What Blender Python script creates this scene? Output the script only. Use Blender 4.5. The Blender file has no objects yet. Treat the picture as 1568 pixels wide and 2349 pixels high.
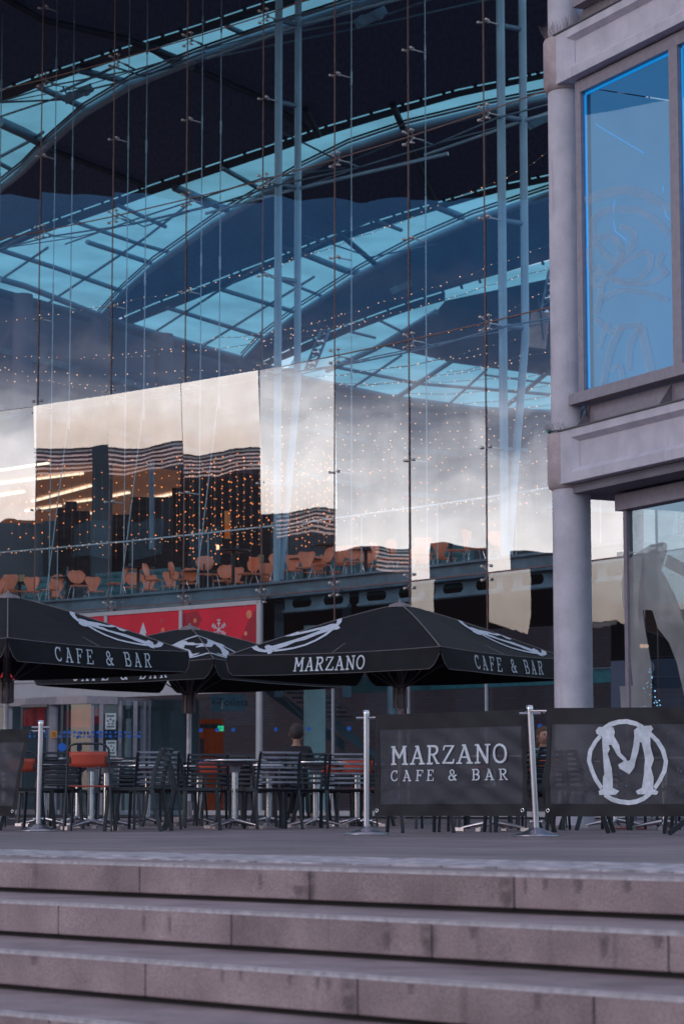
import bpy, bmesh, math, random
from mathutils import Vector, Matrix
random.seed(7)
R = math.radians
scn = bpy.context.scene
col = scn.collection
# ------------------------------------------------------------------ camera model (85 mm on full frame, low eye)
F = 5546.0; TH = math.atan((1842-1174.5)/F); EYE = 0.28
cT, sT = math.cos(TH), math.sin(TH)
def tanel(y): return math.tan(TH+math.atan((1174.5-y)/F))
def P(x, y, D):
    z = D*tanel(y); return Vector(((x-784)/F*(D*cT+z*sT), D, z+EYE))
def PZ(x, y, Z): return P(x, y, (Z-EYE)/tanel(y))          # point of a horizontal plane at height Z
def PG(x, D, z=0.0):                                          # ground position under image column x
    return Vector(((x-784)/F*(D*cT+(z-EYE)*sT), D, z))
cam = bpy.data.cameras.new('camera'); co = bpy.data.objects.new('camera', cam); col.objects.link(co)
cam.sensor_fit = 'VERTICAL'; cam.sensor_height = 36; cam.lens = 85; cam.clip_end = 3000
co.location = (0, 0, EYE); co.rotation_euler = (R(90)+TH, 0, 0)
cam.dof.use_dof = True; cam.dof.focus_distance = 24; cam.dof.aperture_fstop = 5.0
scn.camera = co
# ------------------------------------------------------------------ materials
def newmat(n):
    m = bpy.data.materials.new(n); m.use_nodes = True; nt = m.node_tree
    return m, nt, nt.nodes['Principled BSDF']
def N(nt, t, **k):
    n = nt.nodes.new(t)
    for a, b in k.items(): setattr(n, a, b)
    return n
def noise_col(nt, scale, c1, c2, lo=.35, hi=.65, detail=6, vec=None, stretch=None):
    tc = N(nt, 'ShaderNodeTexCoord'); mp = N(nt, 'ShaderNodeMapping')
    nt.links.new(tc.outputs['Object'], mp.inputs[0])
    if stretch: mp.inputs['Scale'].default_value = stretch
    no = N(nt, 'ShaderNodeTexNoise'); no.inputs['Scale'].default_value = scale; no.inputs['Detail'].default_value = detail
    nt.links.new(mp.outputs[0], no.inputs['Vector'])
    cr = N(nt, 'ShaderNodeValToRGB'); e = cr.color_ramp.elements
    e[0].position, e[1].position = lo, hi
    e[0].color = (*c1, 1); e[1].color = (*c2, 1)
    nt.links.new(no.outputs['Fac'], cr.inputs[0])
    return cr.outputs[0], no.outputs['Fac']
def mul(nt, a, b, fac=1.0, mode='MULTIPLY'):
    m = N(nt, 'ShaderNodeMix', data_type='RGBA', blend_type=mode); m.inputs[0].default_value = fac
    nt.links.new(a, m.inputs[6]); nt.links.new(b, m.inputs[7]); return m.outputs[2]
def mat(n, c, rough=.5, metal=0, var=.15, scale=8, bump=0, emit=None, es=0, stretch=None, spec=.5):
    m, nt, b = newmat(n)
    d = tuple(v*(1-var) for v in c); l = tuple(min(1, v*(1+var)) for v in c)
    o, f = noise_col(nt, scale, d, l, stretch=stretch)
    nt.links.new(o, b.inputs['Base Color'])
    b.inputs['Roughness'].default_value = rough; b.inputs['Metallic'].default_value = metal
    b.inputs['Specular IOR Level'].default_value = spec
    if bump:
        bp = N(nt, 'ShaderNodeBump'); bp.inputs['Strength'].default_value = bump; bp.inputs['Distance'].default_value = .01
        nt.links.new(f, bp.inputs['Height']); nt.links.new(bp.outputs[0], b.inputs['Normal'])
    if emit: b.inputs['Emission Color'].default_value = (*emit, 1); b.inputs['Emission Strength'].default_value = es
    return m
def glass(n, tint, refl, grough=0.0, bump=.02, scale=.6):
    m = bpy.data.materials.new(n); m.use_nodes = True; nt = m.node_tree
    nt.nodes.remove(nt.nodes['Principled BSDF']); out = nt.nodes['Material Output']
    tr = N(nt, 'ShaderNodeBsdfTransparent'); tr.inputs[0].default_value = (*tint, 1)
    gl = N(nt, 'ShaderNodeBsdfGlossy'); gl.inputs['Roughness'].default_value = grough; gl.inputs[0].default_value = (1, 1, 1, 1)
    tc = N(nt, 'ShaderNodeTexCoord'); no = N(nt, 'ShaderNodeTexNoise'); no.inputs['Scale'].default_value = scale; no.inputs['Detail'].default_value = 1.5
    nt.links.new(tc.outputs['Object'], no.inputs['Vector'])
    bp = N(nt, 'ShaderNodeBump'); bp.inputs['Strength'].default_value = 1; bp.inputs['Distance'].default_value = bump
    nt.links.new(no.outputs['Fac'], bp.inputs['Height']); nt.links.new(bp.outputs[0], gl.inputs['Normal'])
    lw = N(nt, 'ShaderNodeLayerWeight'); lw.inputs[0].default_value = .5      # 'Facing' works from both sides
    pw = N(nt, 'ShaderNodeMath', operation='POWER'); pw.inputs[1].default_value = 5; nt.links.new(lw.outputs['Facing'], pw.inputs[0])
    ad = N(nt, 'ShaderNodeMath', operation='MULTIPLY_ADD'); ad.inputs[1].default_value = .5 if refl > .03 else .08; ad.inputs[2].default_value = refl+(.03 if refl > .03 else 0)
    nt.links.new(pw.outputs[0], ad.inputs[0])
    # faint dirt film: uneven reflectance
    n2 = N(nt, 'ShaderNodeTexNoise'); n2.inputs['Scale'].default_value = 1.7; n2.inputs['Detail'].default_value = 8
    nt.links.new(tc.outputs['Object'], n2.inputs['Vector'])
    m2 = N(nt, 'ShaderNodeMapRange'); m2.inputs[1].default_value = .3; m2.inputs[2].default_value = .7; m2.inputs[3].default_value = .92; m2.inputs[4].default_value = 1.08
    nt.links.new(n2.outputs['Fac'], m2.inputs[0])
    mm = N(nt, 'ShaderNodeMath', operation='MULTIPLY'); nt.links.new(ad.outputs[0], mm.inputs[0]); nt.links.new(m2.outputs[0], mm.inputs[1])
    if refl < .03:                                             # weathered roof glazing: patchy tint
        o_, f_ = noise_col(nt, .35, tuple(v*.78 for v in tint), tuple(min(1, v*1.2) for v in tint), .3, .7, 5); nt.links.new(o_, tr.inputs[0])
    mx = N(nt, 'ShaderNodeMixShader'); nt.links.new(mm.outputs[0], mx.inputs[0])
    nt.links.new(tr.outputs[0], mx.inputs[1]); nt.links.new(gl.outputs[0], mx.inputs[2]); nt.links.new(mx.outputs[0], out.inputs[0])
    return m
def film(n, c, opac, rough=.6, bump=.06):                               # translucent mesh or frosted film
    m = bpy.data.materials.new(n); m.use_nodes = True; nt = m.node_tree
    b = nt.nodes['Principled BSDF']; out = nt.nodes['Material Output']
    o, f = noise_col(nt, 3, tuple(v*.85 for v in c), tuple(v*1.15 for v in c)); nt.links.new(o, b.inputs['Base Color'])
    b.inputs['Roughness'].default_value = rough
    bp = N(nt, 'ShaderNodeBump'); bp.inputs['Strength'].default_value = .8; bp.inputs['Distance'].default_value = bump
    nt.links.new(f, bp.inputs['Height']); nt.links.new(bp.outputs[0], b.inputs['Normal'])
    tr = N(nt, 'ShaderNodeBsdfTransparent'); mx = N(nt, 'ShaderNodeMixShader'); mx.inputs[0].default_value = opac
    nt.links.new(tr.outputs[0], mx.inputs[1]); nt.links.new(b.outputs[0], mx.inputs[2]); nt.links.new(mx.outputs[0], out.inputs[0])
    return m
def emis(n, c, s):
    m, nt, b = newmat(n); b.inputs['Base Color'].default_value = (*c, 1)
    b.inputs['Emission Color'].default_value = (*c, 1); b.inputs['Emission Strength'].default_value = s
    return m
def stone(n, base, stain=(.12, .09, .09), lo=(.66, .62, .64), am=.28):
    m, nt, b = newmat(n)
    a, f1 = noise_col(nt, 170, tuple(v*(1-am) for v in base), tuple(v*(1+am*.9) for v in base), .38, .62, 8)
    c, f2 = noise_col(nt, 3.5, lo, (1.1, 1.07, 1.07), .3, .68, 6)
    d, f3 = noise_col(nt, 2.2, (1, 1, 1), stain, .62, .80, 5, stretch=(4.0, 4.0, .35))
    o = mul(nt, mul(nt, a, c), d, .55)
    gm = N(nt, 'ShaderNodeNewGeometry'); rr_ = N(nt, 'ShaderNodeMapRange'); rr_.inputs[3].default_value = .84; rr_.inputs[4].default_value = 1.12
    nt.links.new(gm.outputs['Random Per Island'], rr_.inputs[0]); cc_ = N(nt, 'ShaderNodeCombineColor')
    for q in range(3): nt.links.new(rr_.outputs[0], cc_.inputs[q])
    if n == 'granite': o = mul(nt, o, cc_.outputs[0])
    nt.links.new(o, b.inputs['Base Color']); b.inputs['Roughness'].default_value = .75
    bp = N(nt, 'ShaderNodeBump'); bp.inputs['Strength'].default_value = .25; bp.inputs['Distance'].default_value = .004
    nt.links.new(f1, bp.inputs['Height']); nt.links.new(bp.outputs[0], b.inputs['Normal'])
    return m
def paving(n, base):
    m, nt, b = newmat(n)
    tc = N(nt, 'ShaderNodeTexCoord'); mp = N(nt, 'ShaderNodeMapping'); mp.inputs['Rotation'].default_value = (0, 0, R(45))
    nt.links.new(tc.outputs['Object'], mp.inputs[0])
    br = N(nt, 'ShaderNodeTexBrick'); nt.links.new(mp.outputs[0], br.inputs[0])
    br.inputs['Color1'].default_value = (*[v*.85 for v in base], 1); br.inputs['Color2'].default_value = (*[v*1.12 for v in base], 1)
    br.inputs['Mortar'].default_value = (*[v*1.7 for v in base], 1); br.inputs['Scale'].default_value = 1
    br.inputs['Mortar Size'].default_value = .012; br.inputs['Brick Width'].default_value = 1.2; br.inputs['Row Height'].default_value = .8
    c, f2 = noise_col(nt, 1.3, (.7, .68, .7), (1.15, 1.1, 1.1), .3, .7, 8)
    g, f3 = noise_col(nt, 60, (.75, .75, .75), (1.2, 1.2, 1.2), .35, .65, 5)
    nt.links.new(mul(nt, mul(nt, br.outputs[0], c), g), b.inputs['Base Color'])
    b.inputs['Roughness'].default_value = .55
    return m
def brick(n, c1, c2, mort, sc=1.0, axis='XZ'):
    m, nt, b = newmat(n)
    tc = N(nt, 'ShaderNodeTexCoord'); mp = N(nt, 'ShaderNodeMapping'); mp.inputs['Rotation'].default_value = (R(90), 0, 0)
    nt.links.new(tc.outputs['Object'], mp.inputs[0])
    br = N(nt, 'ShaderNodeTexBrick'); nt.links.new(mp.outputs[0], br.inputs[0])
    br.inputs['Color1'].default_value = (*c1, 1); br.inputs['Color2'].default_value = (*c2, 1); br.inputs['Mortar'].default_value = (*mort, 1)
    br.inputs['Scale'].default_value = sc; br.inputs['Brick Width'].default_value = .24; br.inputs['Row Height'].default_value = .09; br.inputs['Mortar Size'].default_value = .012
    nt.links.new(br.outputs[0], b.inputs['Base Color']); b.inputs['Roughness'].default_value = .85
    if n == 'dark brick': b.inputs['Emission Color'].default_value = (.20, .17, .24, 1); b.inputs['Emission Strength'].default_value = .09  # brick glows faintly, standing in for interior light
    return m
M = dict(
 granite=stone('granite', (.37, .29, .31)),
 nosing=mat('pale granite arris', (.5, .46, .52), .6, var=.2, scale=30),
 paving=paving('terrace paving', (.25, .205, .225)),
 rough_pave=mat('rough setts', (.42, .38, .43), .7, var=.5, scale=9, bump=.8, stretch=(1, 1, 1)),
 asphalt=mat('asphalt', (.06, .055, .06), .8, var=.25, scale=20),
 gap=mat('shadow gap', (.02, .018, .02), .9),
 steel=mat('brushed steel', (.5, .47, .52), .28, 1, .08, 40, stretch=(1, 1, .1)),
 chrome=mat('polished steel', (.75, .75, .8), .12, 1, .04, 20),
 fitting=mat('cast fitting', (.8, .68, .66), .3, .4, .05, 20),
 alu=mat('grey aluminium', (.32, .275, .33), .45, .25, .08, 12),
 alud=mat('dark aluminium', (.12, .105, .12), .5, .2, .08, 12),
 white=mat('white frame', (.5, .48, .54), .45, 0, .05, 4),
 bluesteel=mat('painted blue grey steel', (.36, .52, .64), .38, .1, .1, 2),
 bluesteel2=mat('roof steel', (.19, .29, .38), .45, .1, .12, 2),
 beam=mat('mezzanine beam paint', (.17, .24, .3), .5, .1, .2, 3),
 darkroof=mat('dark slatted soffit', (.040, .042, .062), .75, 0, .45, 2, bump=.3, stretch=(6, 1, 1), spec=.2, emit=(.010, .013, .028), es=.35),  # faint emission stands in for ambient light on the soffit
 darkbeam=mat('dark gutter beam', (.035, .045, .06), .6, 0, .2, 2),
 rail=mat('hand rail tube', (.42, .5, .56), .3, .4, .05, 9),
 joint=mat('brown silicone joint', (.16, .085, .09), .5, 0, .2, 5),
 wall=mat('lilac plaster wall', (.16, .14, .19), .8, 0, .12, .4),
 walld=mat('dark teal partition', (.05, .075, .10), .7, 0, .4, .5, emit=(.05, .08, .11), es=.12),  # partition glows slightly in place of light indoors
 book=mat('dark shelving', (.03, .022, .03), .7, 0, .5, 2, stretch=(1, 1, 4)),
 warmceil=mat('warm lit ceiling', (.5, .34, .28), .8, 0, .25, .5, emit=(.62, .25, .15), es=.20),  # tube light on the ceiling is put in as emission
 floor=mat('carpet floor', (.05, .05, .06), .7, 0, .2, 5),
 brickd=brick('dark brick', (.26, .13, .12), (.18, .10, .10), (.12, .10, .12)),
 brickr=brick('red brick', (.16, .07, .055), (.11, .05, .045), (.12, .1, .1)),
 blackfab=mat('black canopy cloth', (.010, .010, .015), .72, 0, .25, 6, bump=.15, spec=.3),
 blackfab2=mat('black valance cloth', (.009, .009, .014), .75, 0, .25, 4, bump=.2, spec=.3),
 seam=mat('grey seam tape', (.17, .15, .17), .7),
 letter=mat('white print', (.62, .66, .76), .6, 0, .12, 25),
 mesh=film('charcoal mesh banner', (.034, .036, .054), .91),
 hem=mat('black banner hem', (.008, .008, .014), .7, 0, .2, 6),
 frost=film('frosted film', (.5, .58, .68), .30, .7, .0),
 frost2=film('frosted film dense', (.36, .36, .38), .60, .7, .0),
 pole=mat('grey parasol pole', (.62, .56, .62), .4, .2, .15, 10),
 bracket=mat('parasol bracket', (.24, .20, .22), .5, .1, .15, 10),
 black=mat('black powder coat', (.02, .024, .035), .42, 0, .2, 30),
 slat=mat('charcoal resin', (.013, .016, .026), .42, 0, .25, 12),
 slat_lit=mat('sky lit charcoal resin', (.17, .17, .215), .4, 0, .25, 12),  # sky light on the backrests, put into the resin colour
 orange=mat('orange stained ply', (.46, .06, .035), .45, 0, .12, 3),
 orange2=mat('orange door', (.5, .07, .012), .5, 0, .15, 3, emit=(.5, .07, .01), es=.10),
 ply=mat('bent beech ply', (.62, .24, .155), .4, 0, .15, 5, stretch=(6, 1, 1), emit=(.45, .13, .07), es=.26),  # cafe light on the chairs is put in as emission
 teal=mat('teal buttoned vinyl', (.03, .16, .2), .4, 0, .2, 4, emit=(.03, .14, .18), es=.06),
 darktop=mat('dark table top', (.07, .055, .06), .15, 0, .15, 5),
 concrete=stone('pale precast concrete', (.60, .575, .67), (.55, .48, .48), (.86, .85, .87), .12),
 concrete2=stone('stained precast concrete', (.5, .42, .45), (.34, .22, .18)),
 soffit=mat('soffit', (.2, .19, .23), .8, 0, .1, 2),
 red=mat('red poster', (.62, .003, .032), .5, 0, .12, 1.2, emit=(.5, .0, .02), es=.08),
 redd=mat('dark red facet', (.36, .003, .022), .45, 0, .1, 1.2),
 peach=mat('peach dot', (.75, .25, .13), .5),
 pink=mat('pink dot', (.55, .06, .10), .5),
 paper=mat('paper', (.55, .6, .66), .6),
 ink=mat('ink', (.03, .04, .06), .6),
 yellow=mat('yellow notice', (.8, .32, .02), .6),
 bluedot=mat('blue vinyl dot', (.01, .10, .5), .5, emit=(.01, .1, .5), es=.12),
 green=emis('green exit light', (.03, .5, .25), 1.2),
 tube=emis('warm tube light', (1, .78, .55), 1.8),
 bulb=emis('fairy bulb', (1, .27, .07), 2.2),
 bulbw=emis('warm white fairy bulb', (1, .50, .27), 2.4),
 wire=mat('clear cable', (.22, .2, .2), .5),
 cyan=emis('cyan neon', (.0, .38, .85), .55),
 blueroom=mat('blue lit room', (.10, .24, .42), .7, 0, .1, .8, emit=(.07, .24, .40), es=.52),  # the room's blue light is put into its surfaces as emission
 spike=mat('spike wire', (.22, .17, .18), .4, .6),
 skin=mat('skin', (.5, .27, .21), .5), hair=mat('brown hair', (.12, .06, .04), .6), greyhair=mat('grey hair', (.07, .055, .06), .7, 0, .4, 40),
 blouse=mat('pale blue blouse', (.22, .36, .45), .7), coat=mat('dark coat', (.03, .03, .04), .8), lips=mat('lips', (.4, .08, .08), .5), eyew=mat('eye', (.05, .04, .04), .3),
 skyglass=glass('skylight glass', (.30, .54, .60), .02, 0, 0),
 pane=glass('facade glass', (.82, .90, .95), .17, 0, .0035, .45),
 paneg=glass('ground floor glass', (.72, .82, .88), .05, 0, .003, .5),
 winglass=glass('window glass', (.75, .85, .98), .10, 0, .002, .5),
 speaker=mat('beige cabinet', (.42, .3, .27), .7),
 louvre=mat('louvre', (.8, .72, .72), .5, emit=(.8, .70, .70), es=.5),  # glow stands in for daylight on slats and cornice
 winref=mat('distant window', (.2, .25, .3), .1),
)
# ------------------------------------------------------------------ mesh builder
class MB:
    def __init__(s): s.v = []; s.f = []; s.m = []; s.mi = 0; s.sm = []
    def add(s, vs, fs, smooth=False):
        b = len(s.v); s.v += [tuple(v) for v in vs]
        for f in fs: s.f.append([b+i for i in f]); s.m.append(s.mi); s.sm.append(smooth)
    def box(s, c, d, mt=None, rz=0):
        x, y, z = [k/2 for k in d]
        vs = [Vector(p) for p in [(-x,-y,-z),(x,-y,-z),(x,y,-z),(-x,y,-z),(-x,-y,z),(x,-y,z),(x,y,z),(-x,y,z)]]
        m = mt if mt is not None else Matrix.Rotation(rz, 3, 'Z')
        s.add([m@v+Vector(c) for v in vs], [(0,3,2,1),(4,5,6,7),(0,1,5,4),(1,2,6,5),(2,3,7,6),(3,0,4,7)])
    def bar(s, a, b, w, h, up=(0, 0, 1)):
        a = Vector(a); b = Vector(b); d = b-a; L = d.length
        if L < 1e-6: return
        y = d/L; z = Vector(up); x = y.cross(z)
        if x.length < 1e-4: x = Vector((1, 0, 0))
        x.normalize(); z = x.cross(y)
        m = Matrix((x, y, z)).transposed(); s.box((a+b)/2, (w, L, h), m)
    def tube(s, pts, r, n=8, cap=True):
        pts = [Vector(p) for p in pts]; rs = r if isinstance(r, (list, tuple)) else [r]*len(pts)
        vs = []; k = len(pts); prev = None
        for i, p in enumerate(pts):
            d = (pts[min(i+1, k-1)]-pts[max(i-1, 0)]).normalized()
            if prev is None:
                u = Vector((0, 0, 1)) if abs(d.z) < .9 else Vector((1, 0, 0)); x = d.cross(u).normalized()
            else:
                x = (prev-d*prev.dot(d)); x = x.normalized() if x.length > 1e-5 else d.cross(Vector((0,0,1))).normalized()
            prev = x; y = d.cross(x)
            for j in range(n):
                a = 2*math.pi*j/n; vs.append(p+(x*math.cos(a)+y*math.sin(a))*rs[i])
        fs = [(i*n+j, i*n+(j+1) % n, (i+1)*n+(j+1) % n, (i+1)*n+j) for i in range(k-1) for j in range(n)]
        s.add(vs, fs, True)
        if cap: s.add(vs[:n], [tuple(range(n))[::-1]]); s.add(vs[-n:], [tuple(range(n))])
    def lathe(s, prof, c=(0, 0, 0), n=24):
        vs = []; c = Vector(c)
        for r, z in prof:
            for j in range(n): a = 2*math.pi*j/n; vs.append(c+Vector((r*math.cos(a), r*math.sin(a), z)))
        fs = [(i*n+j, i*n+(j+1) % n, (i+1)*n+(j+1) % n, (i+1)*n+j) for i in range(len(prof)-1) for j in range(n)]
        s.add(vs, fs, True)
    def ball(s, c, r, n=8, sz=1):
        pr = [(r*math.sin(math.pi*i/n)+1e-5, -r*sz*math.cos(math.pi*i/n)) for i in range(n+1)]; s.lathe(pr, c, n)
    def octa(s, c, r):
        c = Vector(c); vs = [c+Vector(p)*r for p in [(1,0,0),(-1,0,0),(0,1,0),(0,-1,0),(0,0,1),(0,0,-1)]]
        s.add(vs, [(0,2,4),(2,1,4),(1,3,4),(3,0,4),(2,0,5),(1,2,5),(3,1,5),(0,3,5)])
    def poly(s, pts): s.add(pts, [tuple(range(len(pts)))])
    def strip(s, A, B, smooth=False):
        s.weld = True
        n = len(A); s.add(list(A)+list(B), [(i, i+1, n+i+1, n+i) for i in range(n-1)], smooth)
    def prism(s, pts, d):
        d = Vector(d); n = len(pts); q = [Vector(p) for p in pts]
        s.add(q+[p+d for p in q], [tuple(range(n))[::-1], tuple(range(n, 2*n))]+[(i, (i+1) % n, n+(i+1) % n, n+i) for i in range(n)])
    def build(s, name, mats, parent=None, bevel=0):
        me = bpy.data.meshes.new(name); me.from_pydata(s.v, [], s.f)
        if not isinstance(mats, (list, tuple)): mats = [mats]
        for m in mats: me.materials.append(m if not isinstance(m, str) else M[m])
        for p, i, sm in zip(me.polygons, s.m, s.sm): p.material_index = min(i, len(mats)-1); p.use_smooth = sm
        me.update()
        if getattr(s, 'weld', False):
            bm = bmesh.new(); bm.from_mesh(me); bmesh.ops.remove_doubles(bm, verts=bm.verts[:], dist=2e-5); bm.to_mesh(me); bm.free()
        o = bpy.data.objects.new(name, me); col.objects.link(o)
        if parent: o.parent = parent
        if bevel:
            b = o.modifiers.new('bevel', 'BEVEL'); b.width = bevel; b.segments = 2; b.limit_method = 'ANGLE'
        return o
def tag(o, label=None, cat=None, group=None, kind=None):
    if label: o['label'] = label
    if cat: o['category'] = cat
    if group: o['group'] = group
    if kind: o['kind'] = kind
    return o
def empty(name, loc=(0, 0, 0), rz=0, **k):
    o = bpy.data.objects.new(name, None); col.objects.link(o); o.location = loc; o.rotation_euler = (0, 0, rz); o.empty_display_size = .2
    return tag(o, **k)
def copy_tree(o, parent=None):
    c = o.copy(); col.objects.link(c); c.parent = parent
    for ch in o.children: copy_tree(ch, c)
    return c
def place(proto, first, loc, rz, label, group=None):
    o = proto if first else copy_tree(proto); o.location = loc; o.rotation_euler = (0, 0, rz); o['label'] = label
    if group: o['group'] = group
    return o
def lerp_line(pl, x):
    for (x0, y0), (x1, y1) in zip(pl, pl[1:]):
        if x <= x1: break
    return y0+(y1-y0)*(x-x0)/(x1-x0)
# ------------------------------------------------------------------ slab-serif lettering, as outlines
def seg(a, b, t):
    a = Vector(a); b = Vector(b); d = (b-a); L = d.length or 1; n = Vector((-d.y, d.x))/L*t/2; e = d/L*t*.15
    return [a-n-e, b-n+e, b+n+e, a+n-e]
def arc(cx, cy, rx, ry, a0, a1, t, n=12):
    out = []
    for i in range(n):
        p = [Vector((cx+rx*math.cos(R(a)), cy+ry*math.sin(R(a)))) for a in (a0+(a1-a0)*i/n, a0+(a1-a0)*(i+1)/n)]
        out.append(seg(p[0], p[1], t))
    return out
T = .13; S_ = .085
def glyph(c):
    g = []
    def s(a, b, t=T): g.append(seg(a, b, t))
    def f(x0, x1, y): g.append(seg((x0, y), (x1, y), S_))
    if c == 'M': s((.14,.04),(.17,.96)); s((.17,.92),(.45,.38),.14); s((.45,.38),(.73,.92),.11); s((.73,.96),(.78,.04),.15); f(.02,.28,.04); f(.62,.92,.04); f(.06,.26,.96); f(.66,.86,.96); w=.94
    elif c == 'A': s((.12,.04),(.38,.95),.09); s((.38,.95),(.66,.04),.14); f(.22,.56,.34); f(0,.26,.04); f(.5,.8,.04); f(.26,.42,.96); w=.8
    elif c == 'R': s((.16,.04),(.16,.96)); f(.02,.34,.04); f(.02,.4,.96); g.extend(arc(.38,.74,.2,.22,90,-90,.12)); f(.16,.4,.52); s((.36,.5),(.6,.08),.12); f(.56,.74,.05); w=.74
    elif c == 'Z': f(.1,.66,.94); s((.1,.94),(.08,.74),.08); s((.6,.92),(.14,.08),.12); f(.08,.68,.06); s((.68,.06),(.7,.24),.08); w=.74
    elif c == 'N': s((.16,.04),(.16,.96),.1); s((.16,.94),(.64,.08),.14); s((.66,.02),(.66,.96),.1); f(.02,.3,.04); f(.02,.2,.96); f(.52,.8,.96); w=.82
    elif c == 'O': g.extend(arc(.38,.5,.31,.45,0,360,.11,22)); w=.76
    elif c == 'C': g.extend(arc(.38,.5,.3,.45,55,305,.11,16)); s((.58,.72),(.6,.98),.08); s((.56,.12),(.62,.26),.08); w=.7
    elif c == 'F': s((.18,.04),(.18,.96)); f(.04,.36,.04); f(.04,.64,.96); s((.64,.98),(.64,.74),.08); f(.18,.46,.52); s((.46,.4),(.46,.64),.08); w=.68
    elif c == 'E': s((.18,.04),(.18,.96)); f(.04,.66,.04); f(.04,.62,.96); s((.62,.98),(.62,.76),.08); f(.18,.44,.52); s((.44,.42),(.44,.62),.08); s((.66,.02),(.67,.26),.08); w=.72
    elif c == 'B': s((.16,.04),(.16,.96)); f(.02,.4,.04); f(.02,.4,.96); f(.16,.42,.52); g.extend(arc(.38,.74,.2,.22,90,-90,.11)); g.extend(arc(.4,.28,.24,.24,90,-90,.12)); w=.7
    elif c == '&': g.extend(arc(.34,.76,.16,.19,-60,230,.1,14)); s((.24,.6),(.66,.06),.12); g.extend(arc(.32,.26,.22,.22,120,350,.1,14)); s((.54,.28),(.64,.46),.09); f(.5,.74,.48); f(.56,.74,.05); w=.76
    else: return [], .45
    return g, w
def text_polys(txt, width, height, sp=.12):
    gl = [glyph(c) for c in txt]; tot = sum(w for g, w in gl)+sp*(len(gl)-1)
    sx = width/tot; x = 0; out = []; r = random.Random(3)
    for g, w in gl:
        for p in g: out.append([Vector(((x+q.x)*sx-width/2, (q.y+r.uniform(-.012, .012))*height)) for q in p])
        x += w+sp
    return out
def map_fine(polys, fn, mesh_name, mt, parent, step=.05):           # subdivide flat outlines, then lay them on a curved surface
    bm = bmesh.new()
    for p in polys: bm.faces.new([bm.verts.new((q.x, q.y, 0)) for q in p])
    bmesh.ops.triangulate(bm, faces=bm.faces[:])
    for _ in range(6):
        es = [e for e in bm.edges if e.calc_length() > step]
        if not es: break
        bmesh.ops.subdivide_edges(bm, edges=es, cuts=1); bmesh.ops.triangulate(bm, faces=bm.faces[:])
    for v in bm.verts: v.co = fn(v.co.x, v.co.y, 0)
    me = bpy.data.meshes.new(mesh_name); bm.to_mesh(me); bm.free(); me.materials.append(M[mt])
    for p in me.polygons: p.use_smooth = True
    o = bpy.data.objects.new(mesh_name, me); col.objects.link(o); o.parent = parent; return o
def map_polys(mb, polys, fn, lift=.00012):
    for i, p in enumerate(polys): mb.poly([fn(q.x, q.y, i*lift) for q in p])
# round badge with a big worn M, traced in a 2 x 2 box
def rc(x, y): return Vector(((x-760)/257.0, -(y-1795)/265.0))
MPOLY = [rc(*p) for p in [(557,1600),(575,1578),(672,1580),(683,1610),(678,1635),(712,1690),(722,1740),(752,1770),(762,1790),(778,1785),(785,1760),(808,1640),(805,1600),(830,1575),(910,1570),(922,1590),(900,1620),(903,1700),(920,1780),(905,1830),(922,1890),(920,1960),(958,1980),(950,1998),(820,1995),(810,1975),(850,1955),(860,1860),(865,1780),(850,1675),(838,1675),(830,1720),(800,1830),(770,1872),(712,1835),(705,1812),(740,1790),(700,1755),(665,1690),(648,1690),(655,1715),(640,1745),(668,1840),(668,1955),(710,1975),(690,1998),(585,2000),(580,1975),(607,1960),(610,1890),(620,1870),(608,1720),(605,1640),(565,1620)]]
def badge_polys():
    out = [MPOLY]
    for pts in ([(605,1575),(650,1548),(700,1533),(760,1530),(820,1545),(860,1568)], [(905,1608),(955,1660),(990,1720),(1010,1790),(1000,1860),(975,1915),(940,1968)],
                [(915,2003),(870,2035),(820,2055),(770,2062),(710,2055),(660,2040),(612,2008)], [(592,1968),(555,1910),(525,1850),(505,1790),(515,1720),(545,1665),(582,1625)]):
        c = [rc(*p) for p in pts]
        inner = [p*(1-.11) for p in c][::-1]; out.append(c+inner)
    return out
# ================================================================== SETTING: ground, steps, terrace
E0 = PG(0, 12.2); E1 = PG(1568, 9.17)
u = (E1-E0); u.z = 0; u.normalize(); nrm = Vector((-u.y, u.x, 0))          # u runs along the steps, nrm goes back from the edge
if nrm.y < 0: nrm = -nrm
def S(a, b, z): return E0+u*a+nrm*b+Vector((0, 0, z))
RIS, TRD, GAP = .159, .64, .021
mb = MB(); mb.poly([S(-600, -700, -1.60), S(600, -700, -1.60), S(600, 700, -1.60), S(-600, 700, -1.60)])
tag(mb.build('ground', M['asphalt']), kind='structure')
mb = MB(); mb.poly([S(-70, .45, 0), S(70, .45, 0), S(70, 150, 0), S(-70, 150, 0)])
tag(mb.build('terrace', M['paving']), kind='structure')
mb = MB()
rr = random.Random(5)
for row in range(5):                                                       # rough riven setts behind the edge
    b0 = .47+row*.2; a = -12
    while a < 14:
        w = rr.uniform(.25, .6); mb.box(S(a+w/2, b0+.1, .002), (w-.012, .185, .008+rr.uniform(0, .006)), rz=math.atan2(u.y, u.x)); a += w
tag(mb.build('edge_paving', M['rough_pave'], bevel=.003), kind='structure')
def stepz(k): return -k*RIS
joints = {0: [-8.0, -5.4, -2.6, 3, 6, 9], 1: [], 2: [], 3: []}
pxj = {0: [-900, -380, 325, 710, 1173, 1690, 2200], 1: [-700, -330, 142, 533, 986, 1520, 2100], 2: [-800, -200, 340, 818, 1350, 1900], 3: [-900, -380, 124, 640, 1190, 1750], }
def along(x, k):                                                           # where image column x meets riser k
    r = Vector(((x-784)/F, 1.0)); b = -k*TRD; best = 0
    o = E0.xy+nrm.xy*b
    det = u.x*(-r.y)-(-r.x)*u.y
    return ((-o.x)*(-r.y)-(-r.x)*(-o.y))/det
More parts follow.
